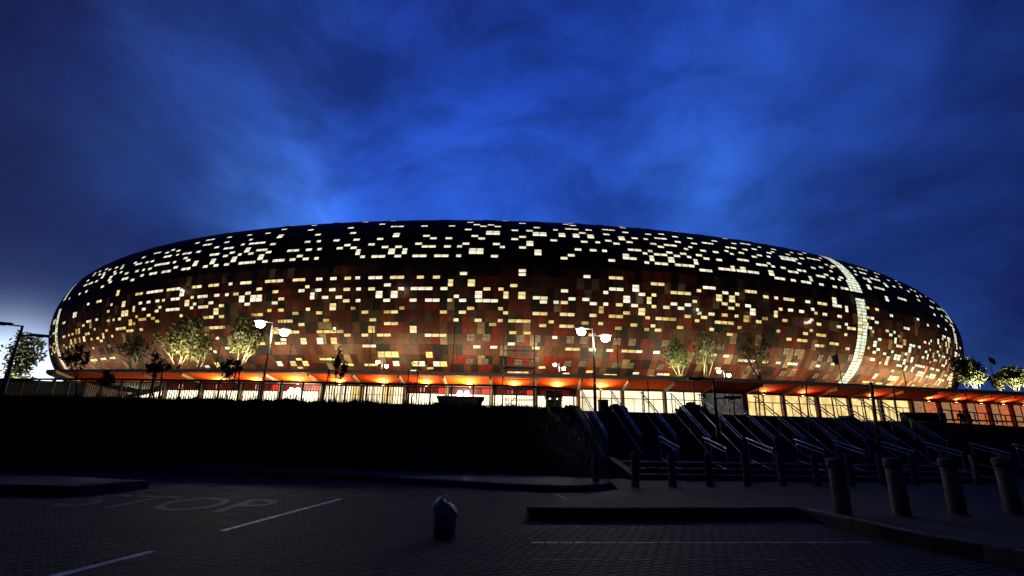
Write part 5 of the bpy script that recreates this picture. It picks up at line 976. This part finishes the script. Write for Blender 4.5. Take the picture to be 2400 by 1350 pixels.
# ------------------------------------------------------------------ trees
bark = mat('bark_pale', (.34, .29, .20), .8, var=.3, vscale=4); bark_d = mat('bark_dark', (.035, .028, .02), .9)
leafs = [mat('leaf_light', (.16, .17, .055), .65), mat('leaf_mid', (.085, .105, .035), .65), mat('leaf_olive', (.13, .115, .05), .7)]
leafd = [mat('leaf_dark', (.020, .028, .010), .8), mat('leaf_dark_olive', (.030, .030, .014), .8)]
def tree(u, D, z0, vt, hw, nleaf, lsz, label, dens=1.0, lean=0, darkt=False, light_e=0, seed=0, stems=3, cb=.42, grp=None, lc=(1, .88, .5), name='tree', stakes=False, lit_leaf=0):
    R_ = random.Random(seed + 11); nr_ = np.random.default_rng(seed + 5)
    d = Vector(tuple(ray(u, 880))); d.z = 0; d.normalize()
    if z0 > 6:                                   # on the hall roof: keep behind the canopy edge
        D0 = D; D = float(np.polyval(pf, min(max(math.atan2(d.x, d.y), ang[0]), ang[-1] + .1))) + (3.5 + (D - 61.5) if D < 70 else 5 + (D - 74) * .5); lsz *= D / D0; light_e *= 2.2 * (D / D0) ** 2
    p = d * D; p.z = z0
    h = zat(u, vt, p.x, p.y) - z0; w = hw * D / FPX * 1.0 * (d.y ** 2 * .9 + .1)
    t_ = empty(name, tuple(p), label=label, category='tree' if name == 'tree' else 'sapling', group=grp)
    tb = MB(); tips = []
    def branch(a, dirv, L, r, lev):
        pts = [a]; dd_ = dirv.copy(); n = 4
        for k in range(n):
            dd_ = (dd_ + Vector((R_.gauss(0, .16), R_.gauss(0, .16), R_.gauss(.02, .08)))).normalized(); pts.append(pts[-1] + dd_ * L / n)
        tb.tube(pts, [r * (1 - .6 * k / n) for k in range(n + 1)], 6 if lev < 2 else 4)
        if lev >= 2: tips.extend(pts[2:])
        if lev < 3:
            for q in range(3 if lev < 2 else 2):
                i = R_.choice([2, 3, 4]); az = R_.uniform(0, 6.28); sp_ = R_.uniform(.35, .8)
                nd = (dd_ + Vector((math.cos(az) * sp_, math.sin(az) * sp_, R_.uniform(-.1, .35)))).normalized(); branch(pts[i], nd, L * R_.uniform(.5, .72), r * .5, lev + 1)
        if lev == 1: tips.append(pts[-1])
    for s_ in range(stems):
        az = R_.uniform(0, 6.28); t0 = .12 if stems == 1 else .38
        branch(Vector((R_.gauss(0, .06), R_.gauss(0, .06), 0)), Vector((math.cos(az) * t0 + lean, math.sin(az) * t0 * .6, 1)).normalized(), h * cb, .026 * h / math.sqrt(stems), 0)
    # fit branch tips to the wanted outline
    T_ = np.array([tuple(q) for q in tips]); zmx = np.percentile(T_[:, 2], 97); wmx = np.percentile(np.abs(T_[:, 0]), 93) + 1e-3
    kz, kx = (h * .93) / zmx, (w * .85) / wmx
    tb.v = [(x * (1 + (kx - 1) * min(1, max(0, z * kz / h * 2.2))), y * (1 + (kx - 1) * min(1, max(0, z * kz / h * 2.2))), z * kz) for x, y, z in tb.v]
    T_ = np.stack([T_[:, 0] * (1 + (kx - 1) * np.clip(T_[:, 2] * kz / h * 2.2, 0, 1)), T_[:, 1] * (1 + (kx - 1) * np.clip(T_[:, 2] * kz / h * 2.2, 0, 1)), T_[:, 2] * kz], 1)
    tb.build('trunk', bark_d if darkt else bark, t_, True)
    T_ = T_[T_[:, 2] > h * .22]
    ne = int(len(T_) * .9) + 14; dv_ = nr_.normal(0, 1, (ne, 3)); dv_ /= np.linalg.norm(dv_, axis=1)[:, None]; dv_ *= nr_.random((ne, 1)) ** .4
    if nleaf > 900: T_ = np.concatenate([T_[T_[:, 2] > h * .35], dv_ * np.array([w * .74, w * .74, h * .40]) + np.array([0, 0, h * .55])])
    nc_ = max(12, int(len(T_) * dens * .55)); cl = T_[nr_.integers(0, len(T_), nc_)] + nr_.normal(0, w * .07, (nc_, 3))
    nleaf = int(nleaf * .62)
    c0 = cl[nr_.integers(0, nc_, nleaf)] + nr_.normal(0, 1, (nleaf, 3)) * np.array([w * .13, w * .13, h * .035])
    c0 = c0[(c0[:, 2] > h * (.30 if nleaf > 900 else .15)) & (c0[:, 2] < h * 1.02)]
    v_, f_, mi_ = [], [], []
    mm = leafd if darkt and not lit_leaf else leafs
    for i, c in enumerate(c0):
        a = nr_.normal(0, 1, 3); a /= np.linalg.norm(a); b = np.cross(a, nr_.normal(0, 1, 3)); b /= np.linalg.norm(b); s_ = lsz * (.6 + .8 * nr_.random())
        k = len(v_); v_ += [tuple(c - a * s_), tuple(c + b * s_ * .38), tuple(c + a * s_), tuple(c - b * s_ * .38)]; f_.append((k, k + 1, k + 2, k + 3)); mi_.append(int(nr_.integers(0, len(mm))))
    me = bpy.data.meshes.new('crown'); me.from_pydata(v_, [], f_)
    for m_ in mm: me.materials.append(m_)
    me.polygons.foreach_set('material_index', mi_); me.update(); link(bpy.data.objects.new('crown', me), t_)
    if light_e:
        to = Vector((0, 0, h * .6)); q = -d * (w * .8 + .6) + Vector((d.y, -d.x, 0)) * R_.uniform(-.7, .7); q.z = .22
        f2 = empty('ground_spotlight', tuple(p + Vector((q.x, q.y, 0))), label=' '.join(('spotlight under the ' + label.split(',')[0]).split()[:16]), category='spotlight', group='spotlights under the trees')
        m1 = MB(); m1.lathe([(.12, 0), (.13, .14), (.10, .16)], 10); m1.build('housing', fix_m, f2)
        m1 = MB(); m1.lathe([(.08, .162), (.05, .18)], 10); m1.build('lens', flo, f2)
        light('bulb', 'SPOT', (0, 0, .26), light_e, lc, f2, .08, target=(to - q) + Vector((0, 0, 0)), size=1.5, blend=.8)
    return t_
RZ = CZ - .15
tree(45, 47, TZ, 776, 54, 2600, .15, 'loose leafy tree against the white glow at the end of the railing', light_e=700, seed=1, stems=4, lc=(.95, 1, .7))
tree(412, 62.5, RZ, 733, 46, 5500, .15, 'broad leafy tree lit from below, left of the pair in front of the skin', light_e=1100, seed=2, stems=4)
tree(462, 63, RZ, 778, 30, 2600, .14, 'lower leafy tree filling the gap between the two tall lit ones', light_e=450, seed=3, stems=3)
tree(556, 61.5, RZ, 728, 42, 6000, .15, 'tall full leafy tree lit from below, left of the lamp on the grass bank', light_e=1500, seed=4, stems=4)
tree(305, 64, RZ, 784, 40, 2200, .14, 'dim olive tree, first on the hall roof from the stadium edge', light_e=50, seed=5, stems=4)
tree(1592, 62, RZ, 794, 34, 4200, .13, 'bright green bushy tree by the thin bare tree', light_e=800, seed=6, stems=5, lc=(.95, 1, .55))
tree(1652, 62.5, RZ, 760, 38, 2400, .14, 'thin sparse tree with bright lower branches beside the bright green one', light_e=700, seed=7, stems=4)
tree(1783, 62, RZ, 764, 40, 2400, .14, 'forked dark trunked tree above the first red canopy lamps', light_e=60, seed=8, stems=2, darkt=True, lit_leaf=1, cb=.55)
tree(2284, 76, RZ, 838, 27, 4200, .17, 'lit pale green tree just beyond the stadium edge', light_e=800, seed=9, stems=5, lc=(1, .98, .6))
tree(2258, 80, RZ, 836, 20, 2600, .17, 'darker green tree tucked behind the stadium edge', light_e=120, seed=10, stems=3)
tree(2374, 76, RZ, 856, 26, 3600, .17, 'lit open branched tree beside the pole with a dark flag', light_e=500, seed=12, stems=5, lc=(1, .98, .6))
tree(2335, 82, RZ, 872, 16, 2200, .17, 'small dim tree behind the pole with a dark flag', light_e=160, seed=13, stems=3)
tree(2425, 74, RZ, 866, 24, 2400, .17, 'dark branched tree cut by the picture edge beyond the stadium', light_e=200, seed=14, stems=3)
# young trees planted on the bank, dark against the light
SAP = [(193, 28, 808, 22, 'thin dark sapling before the black end of the canopy'), (236, 24, 866, 22, 'short dark sapling with round leaf clusters by the railing'), (377, 25, 832, 24, 'dark sapling between two leaning stakes below the broad leafy tree'), (543, 25, 842, 28, 'dark leafy sapling with stakes below the tall full tree'), (790, 25, 812, 24, 'dark leafy sapling leaning over the fascia beside its stakes'), (975, 25, 842, 12, 'almost bare sapling between two straight stakes')]
for q, (u, D, vt, hw, lb) in enumerate(SAP):
    tree(u, D, TZ - .06, vt, hw, 700 if q != 5 else 60, .09, lb, seed=40 + q, stems=1, darkt=True, cb=.7, name='sapling', grp='young trees on the bank')
# stakes
STK = [(369, 854, 350, 935), (383, 854, 372, 935), (555, 865, 537, 938), (561, 868, 557, 938), (772, 865, 757, 940), (772, 868, 771, 940), (958, 867, 953, 946), (979, 868, 975, 948), (1518, 893, 1521, 965), (1624, 893, 1631, 967), (1715, 897, 1722, 968), (1776, 905, 1781, 968), (1889, 902, 1894, 970), (2041, 896, 2056, 1010), (2092, 903, 2102, 968)]
SL = ['leaning stake left of the sapling below the broad tree', 'upright stake right of the sapling below the broad tree', 'leaning stake at the sapling below the tall full tree', 'upright stake at the sapling below the tall full tree', 'leaning stake at the sapling over the fascia', 'upright stake at the sapling over the fascia', 'first of two straight stakes at the bare sapling', 'second of two straight stakes at the bare sapling', 'thin dark post behind the third handrail', 'thin dark post behind the brick pile', 'thin post before the dull wall bay', 'thin post at the first red canopy lamp', 'thin post right of the second red canopy lamp', 'tall dark post rising from the stairs near their far side', 'thin post at the head of the last handrail']
for q, (u1, v1, u2, v2) in enumerate(STK):
    D = 25 if u1 < 1400 else 24
    a = Vector(tuple(ray(u2, v2))); a *= D / math.hypot(a.x, a.y); b = Vector(tuple(ray(u1, v1))); b *= D / math.hypot(b.x, b.y)
    a.z += HC; b.z += HC; zb = TZ - .1
    if q == 13: D = 21; a = Vector(tuple(ray(u2, v2))) ; a *= D / math.hypot(a.x, a.y); b = Vector(tuple(ray(u1, v1))); b *= D / math.hypot(b.x, b.y); a.z += HC; b.z += HC; zb = .9
    dd_ = (a - b); a = b + dd_ * ((b.z - zb) / max(.1, b.z - a.z))
    m1 = MB(); m1.tube([Vector((0, 0, 0)), b - a], .03 if q != 13 else .05, 6)
    o = m1.build('stake' if q < 8 else 'post', dark, None, label=SL[q], category='stake' if q < 8 else 'post', group='stakes and thin posts on the terrace'); o.location = a

# dark boundary wall behind the near end of the railing
wq = []
for u, v in ((-260, 884), (-60, 887), (60, 890), (190, 897)):
    d = Vector(tuple(ray(u, 900))); d.z = 0; d.normalize(); p = d * 42; wq.append((p, zat(u, v, p.x, p.y)))
mb = MB()
for p, z in wq: mb.v += [(p.x, p.y, TZ - .3), (p.x, p.y, z), (p.x, p.y + .3, z), (p.x, p.y + .3, TZ - .3)]
for i in range(3): a = i * 4; mb.f += [(a, a + 4, a + 5, a + 1), (a + 1, a + 5, a + 6, a + 2), (a + 2, a + 6, a + 7, a + 3)]; mb.m += [0] * 3
mb.build('boundary_wall', mat('boundary_dark', (.03, .03, .03), .9), None, label='dark low boundary wall behind the railing under the white glow', category='wall')

# ------------------------------------------------------------------ scaffold
sc = empty('scaffold_tower', tuple(aty(1213, 950, 30)), label='steel tube scaffold tower with a plank deck standing before the hall', category='scaffold')
scb = sc.location; scb.z = TZ; sc.location = scb
tube_m = mat('scaffold_tube', (.10, .095, .085), .45, metal=.6)
x0, x1 = aty(1177, 940, 30).x - scb.x, aty(1252, 940, 30).x - scb.x; dz = zat(1213, 785, scb.x, scb.y) - TZ; dk = zat(1213, 860, scb.x, scb.y) - TZ
for x in (x0, x1):
    for y in (0, 1.3):
        m1 = MB(); hh = dz if y == 0 else dz * .93; m1.tube([(x, y, 0), (x, y, hh)], .03, 6); m1.build('upright', tube_m, sc)
for z in (dk * .1, dk * .33, dk * .56, dk * .78, dk * .97, dk + .5, dk + 1.0):
    for y in (0, 1.3):
        if z > dk + .9 and y: continue
        m1 = MB(); m1.tube([(x0, y, z), (x1, y, z)], .024, 6); m1.build('ledger', tube_m, sc)
    for x in (x0, x1):
        m1 = MB(); m1.tube([(x, 0, z), (x, 1.3, z)], .024, 6); m1.build('transom', tube_m, sc)
for a, b in (((x0, 0, dk * .78), (x0 + (x1 - x0) * .3, 0, dk * .5)), ((x0, 1.3, dk * .1), (x1, 1.3, dk * .78)), ((x0, 0, dk + 1.3), (x0, 1.3, dk + .9)), ((x1, 0, dk + 1.3), (x1, 1.3, dk + .8)), ((x0, 0, dk + .7), (x0, 1.3, dk + .2)), ((x1, 0, dk + .7), (x1, 1.3, dk + .2))):
    m1 = MB(); m1.tube([a, b], .03, 6); m1.build('brace', steel, sc)
for k in range(6):
    m1 = MB(); m1.box(((x0 + x1) / 2, .12 + k * .22, dk + .03), (x1 - x0 + .2, .20, .045)); m1.build('plank', mat('scaffold_plank', (.10, .075, .045), .8), sc)

# ------------------------------------------------------------------ skip, crates, rubble on the terrace
p = aty(1080, 950, 26); skx = empty('skip', (p.x, p.y, TZ), rz=.06, label='wide dark open metal skip with sloping ends before the counters', category='skip')
zt = zat(1080, 932, p.x, p.y) - TZ
m1 = MB(); L1, L2 = 1.22, .86; w = .7
P_ = [(-L2, -w, .05), (L2, -w, .05), (L2, w, .05), (-L2, w, .05), (-L1, -w, zt), (L1, -w, zt), (L1, w, zt), (-L1, w, zt)]
P2 = [(x * .96, y * .93, z + (.06 if z < .1 else 0)) for x, y, z in P_]
m1.quadlist(P_ + P2, [(3, 2, 1, 0), (0, 1, 5, 4), (1, 2, 6, 5), (2, 3, 7, 6), (3, 0, 4, 7), (4, 5, 13, 12), (5, 6, 14, 13), (6, 7, 15, 14), (7, 4, 12, 15), (8, 9, 10, 11), (12, 13, 9, 8), (13, 14, 10, 9), (14, 15, 11, 10), (15, 12, 8, 11)])
skm = mat('skip_paint', (.028, .030, .034), .6, var=.3); m1.build('body', skm, skx)
for k in range(7): m1 = MB(); x = -L2 + k * 2 * L2 / 6; m1.bar((x, -w - .03, .06), (x * L1 / L2, -w - .03, zt - .03), .06, .05); m1.build('rib', skm, skx)
m1 = MB(); m1.bar((-L1, -w - .02, zt), (L1, -w - .02, zt), .06); m1.build('rim', skm, skx)
cr_m = mat('crate_dark', (.016, .013, .013), .8)
p = aty(1297, 952, 26); zc = zat(1297, 934, p.x, p.y) - TZ; zt = zat(1297, 916, p.x, p.y) - TZ
for nm, z0_, z1_, wd, lb in (('crate', 0, zc - .06, .78, 'lower of two dark slatted crates stacked beside the counters'), ('crate', zc + .05, zt, .86, 'upper of two dark slatted crates stacked beside the counters')):
    t_ = empty(nm, (p.x, p.y, TZ + z0_), rz=.05, label=lb, category='crate', group='stacked dark crates')
    hh = z1_ - z0_
    m1 = MB(); m1.box((0, 0, hh / 2), (wd * .94, .84, hh * .96)); m1.build('body', cr_m, t_)
    for k in range(5): m1 = MB(); m1.box((0, -.44, hh * (k + .5) / 5), (wd, .03, hh / 5 - .04)); m1.build('slat', cr_m, t_)
    if z0_ > 0:
        for x in (-.35, 0, .35): m1 = MB(); m1.box((x, 0, -.055), (.1, .8, .1)); m1.build('foot', cr_m, t_)
p = aty(1414, 960, 22.4); zt = zat(1414, 939, p.x, p.y) - TZ
t_ = empty('utility_box', (p.x, p.y, TZ), rz=.1, label='small grey box with a lid at the stair head beside the tall lamp', category='box')
m1 = MB(); m1.box((0, 0, zt / 2), (.40, .3, zt)); m1.build('body', mat('box_grey', (.14, .14, .13), .7), t_); m1 = MB(); m1.box((0, 0, zt + .02), (.44, .34, .045)); m1.build('lid', mat('box_grey', (.14, .14, .13), .7), t_)
def heap(u, v, D, wd, hh, label, seed, m, z=TZ, n=34):
    R_ = random.Random(seed); p = aty(u, v, D); t_ = empty('rubble_heap', (p.x, p.y, z), label=label, category='rubble'); m1 = MB()
    for k in range(n):
        x = R_.gauss(0, .38) * wd / 2; y = R_.gauss(0, .25); zz = max(.04, (1 - abs(x) / (wd / 2)) * hh * R_.uniform(.2, 1)); s_ = R_.uniform(.12, .26)
        Mx = Matrix.Rotation(R_.uniform(-.5, .5), 3, 'X') @ Matrix.Rotation(R_.uniform(0, 3), 3, 'Z') @ Matrix.Rotation(R_.uniform(-.5, .5), 3, 'Y')
        m1.box((x, y, zz), (s_ * 1.5, s_, s_ * .7), M=Mx)
    m1.build('rubble', m, t_, kind='stuff')
heap(1618, 966, 22.6, 1.5, .48, 'dark heap of bricks behind the fourth handrail at the stair head', 3, cr_m, n=60)
heap(1444, 962, 22.4, 1.0, .30, 'small dark heap of stones beside the grey box', 4, cr_m)
heap(1342, 966, 22.2, 1.0, .16, 'low pale heap of rubble at the corner of the bank and the stairs', 5, mat('rubble_pale', (.16, .14, .11), .9), n=26)
heap(1022, 950, 25.5, .6, .32, 'small dark heap beside the skip', 6, cr_m, n=20)
# pale chair on the stairs
p = sp(r1s + .55, brel(1790) * .86, Z1); d = Vector(tuple(ray(1757, 1079))); t1 = (Z1 - HC) / d.z; p = Vector((0, 0, HC)) + d * t1
t_ = empty('plastic_crate', tuple(p), rz=.3, label='small pale open plastic crate left on the stair landing', category='crate')
pc = mat('pale_plastic', (.42, .42, .42), .6)
zt = max(.25, zat(1757, 1059, p.x, p.y) - p.z)
for x, y, a, b in ((0, -.13, .3, .02), (0, .13, .3, .02), (-.15, 0, .02, .26), (.15, 0, .02, .26)): m1 = MB(); m1.box((x, y, zt / 2), (a, b, zt)); m1.build('side', pc, t_)
m1 = MB(); m1.box((0, 0, .02), (.3, .26, .03)); m1.build('base', pc, t_)

# ladder on the bank
la, lb_ = atz(990, 1098, .5), None
def bankpt(u, v):
    best = None
    for i in range(0, nc, 2):
        for j in range(nr):
            q = mbv(i, j); q2 = CM @ (np.array(q) - np.array([0, 0, HC])); X_, Y_ = 1200 - FPX * q2[0] / q2[2], 675 + FPX * q2[1] / q2[2]; d_ = (X_ - u) ** 2 + (Y_ - v) ** 2
            if best is None or d_ < best[0]: best = (d_, q)
    return best[1]
def mbv(i, j): return bank(i / (nc - 1), j / nr)
q1, q2, q3, q4 = [bankpt(u, v) + Vector((0, 0, .1)) for u, v in ((963, 1035), (988, 1097), (991, 1036), (1016, 1096))]
t_ = empty('ladder', tuple(q2), label='grey ladder lying up the dark grass bank', category='ladder')
lm = mat('ladder_metal', (.22, .20, .17), .6)
for a, b in ((q1, q2), (q3, q4)): m1 = MB(); m1.bar(a, b, .045, .07); wb(m1, 'rail', lm, t_)
for k in range(9): f = (k + .5) / 9; m1 = MB(); m1.tube([q1.lerp(q2, f), q3.lerp(q4, f)], .018, 6); wb(m1, 'rung', lm, t_)

# litter bin with bag
p = atz(1041, 1258, 0); t_ = empty('litter_bin', tuple(p), rz=.2, label='round bin wrapped in a pale crumpled plastic bag standing on the brick lot', category='bin'); t_.scale = (1, 1, .80)
bagm = mat('bin_plastic', (.26, .26, .28), .5, var=.2); bag2 = mat('bag_plastic', (.62, .60, .60), .35, var=.2, vscale=9)
m1 = MB(); m1.lathe([(.150, 0), (.165, .02), (.178, .30), (.182, .42)], 24); m1.build('bin_body', bagm, t_, True)
m1 = MB(); nn, kk = 40, 18; R_ = random.Random(8)
for i in range(kk):
    f = i / (kk - 1)
    for j in range(nn):
        a = 2 * math.pi * j / nn; z = .36 + f * .34; r = (.192 + .012 * math.sin(a * 9 + i * .3)) * (1 - .0 * f) * math.sqrt(max(.004, 1 - max(0, f - .25) ** 2.2 / .54)) 
        lean = -.03 * f; r += .022 * math.sin(a * 5 + i * 1.3) * math.sin(i * .9 + a) + R_.uniform(-.006, .006)
        if i == 0: r = .186
        x = r * math.cos(a) + lean * 2 * f; y = r * math.sin(a)
        z2 = z + .03 * math.sin(a * 3 + 1) * f - (.10 * max(0, math.cos(a - .3)) * f)
        m1.v.append((x, y, z2))
for i in range(kk - 1):
    for j in range(nn): a, b = i * nn + j, i * nn + (j + 1) % nn; m1.f.append((a, b, b + nn, a + nn)); m1.m.append(0)
m1.f.append(tuple((kk - 1) * nn + j for j in range(nn))); m1.m.append(0)
m1.build('bag', bag2, t_, True)
m1 = MB(); m1.tube([(-.03, -.03, .66), (-.05, -.05, .73), (-.01, -.04, .76), (.03, -.05, .72)], [.03, .02, .012, .006], 6); m1.build('bag_knot', bag2, t_, True)

# ------------------------------------------------------------------ two people on the terrace
skin_m = mat('skin', (.10, .055, .035), .6); cl1 = mat('cloth_black', (.012, .012, .014), .9); cl2 = mat('cloth_olive', (.022, .024, .018), .9); cl3 = mat('cloth_khaki', (.09, .075, .05), .9)
def person(p, rz, H_, top, bottom, label, lean=.1, armf=.12):
    t_ = empty('person', tuple(p), rz=rz, label=label, category='person', group='people standing on the terrace'); k = H_ / 1.75
    V = {'pel': (0, 0, .95, .135), 'wst': (0, -.01 - lean * .2, 1.12, .125), 'chs': (0, -lean * .5, 1.33, .155), 'nkb': (0, -lean * .8, 1.47, .085), 'nk': (0, -lean * .9 - .01, 1.53, .052), 'hd': (0, -lean - .03, 1.62, .088), 'hd2': (0, -lean - .03, 1.69, .082),
         'shL': (-.19, -lean * .7, 1.42, .068), 'elL': (-.25, -lean * .6 + .02, 1.15, .048), 'wrL': (-.23, -lean - armf, .95, .034), 'haL': (-.22, -lean - armf - .05, .88, .036),
         'shR': (.19, -lean * .7, 1.42, .068), 'elR': (.25, -lean * .6 + .03, 1.15, .048), 'wrR': (.22, -lean - armf * .7, .94, .034), 'haR': (.21, -lean - armf * .7 - .04, .87, .036),
         'hpL': (-.095, 0, .90, .10), 'knL': (-.11, -.05, .50, .065), 'anL': (-.12, .02, .09, .045), 'toL': (-.14, -.14, .04, .04),
         'hpR': (.095, 0, .90, .10), 'knR': (.12, -.02, .50, .065), 'anR': (.13, .05, .09, .045), 'toR': (.16, -.11, .04, .04)}
    E = [('pel', 'wst'), ('wst', 'chs'), ('chs', 'nkb'), ('nkb', 'nk'), ('nk', 'hd'), ('hd', 'hd2'), ('chs', 'shL'), ('shL', 'elL'), ('elL', 'wrL'), ('wrL', 'haL'), ('chs', 'shR'), ('shR', 'elR'), ('elR', 'wrR'), ('wrR', 'haR'), ('pel', 'hpL'), ('hpL', 'knL'), ('knL', 'anL'), ('anL', 'toL'), ('pel', 'hpR'), ('hpR', 'knR'), ('knR', 'anR'), ('anR', 'toR')]
    def skin(keys, edges, m, nm, grow=0.0, parent=None):
        me = bpy.data.meshes.new(nm); idx = {q: i for i, q in enumerate(keys)}
        me.from_pydata([tuple(c * k for c in V[q][:3]) for q in keys], [(idx[a], idx[b]) for a, b in edges], []); me.materials.append(m)
        o = bpy.data.objects.new(nm, me); link(o, parent); md = o.modifiers.new('Skin', 'SKIN'); md.use_smooth_shade = True
        for i, q in enumerate(keys): r = (V[q][3] + grow) * k; me.skin_vertices[0].data[i].radius = (r, r)
        me.skin_vertices[0].data[0].use_root = True
        s2 = o.modifiers.new('Subd', 'SUBSURF'); s2.levels = s2.render_levels = 1; return o
    skin(list(V), E, skin_m, 'body', 0, t_)
    ks = ['chs', 'wst', 'pel', 'nkb', 'shL', 'elL', 'wrL', 'shR', 'elR', 'wrR']; skin(ks, [e for e in E if e[0] in ks and e[1] in ks], top, 'jacket', .018, t_)
    ks = ['pel', 'hpL', 'knL', 'anL', 'hpR', 'knR', 'anR']; skin(ks, [e for e in E if e[0] in ks and e[1] in ks], bottom, 'trousers', .014, t_)
    m1 = MB(); c_ = V['hd2']; m1.lathe([(.098 * k, -.05 * k), (.100 * k, 0), (.088 * k, .05 * k), (.05 * k, .085 * k)], 14, (0, (c_[1] + .012) * k, c_[2] * k)); m1.build('hair', cl1, t_, True)
    for s_ in (-1, 1): m1 = MB(); a = V['anL'] if s_ < 0 else V['anR']; b = V['toL'] if s_ < 0 else V['toR']; m1.bar((a[0] * k, (a[1] + .05) * k, .045), (b[0] * k, (b[1] - .06) * k, .035), .10, .085); m1.build('shoe', cl1, t_)
pz = TZ
for (u, D, rz, top, bot, lb) in ((2249, 45, 2.6, cl1, cl3, 'person in a black top standing beside the guard rail, nearer the stairs'), (2268, 45.3, 3.4, cl2, cl2, 'person in dark olive clothes standing behind the other, farther from the stairs')):
    d = Vector(tuple(ray(u + 6, 985))); d.z = 0; d.normalize(); p = d * math.hypot(0, 1) * (D / d.y); p.z = pz
    hh = zat(u, 962, p.x, p.y) - pz
    print('PERSON', p, hh)
    person(p, rz, min(1.85, max(1.6, hh)), top, bot, lb, lean=.14)
print('TOTAL objects', len(bpy.data.objects))
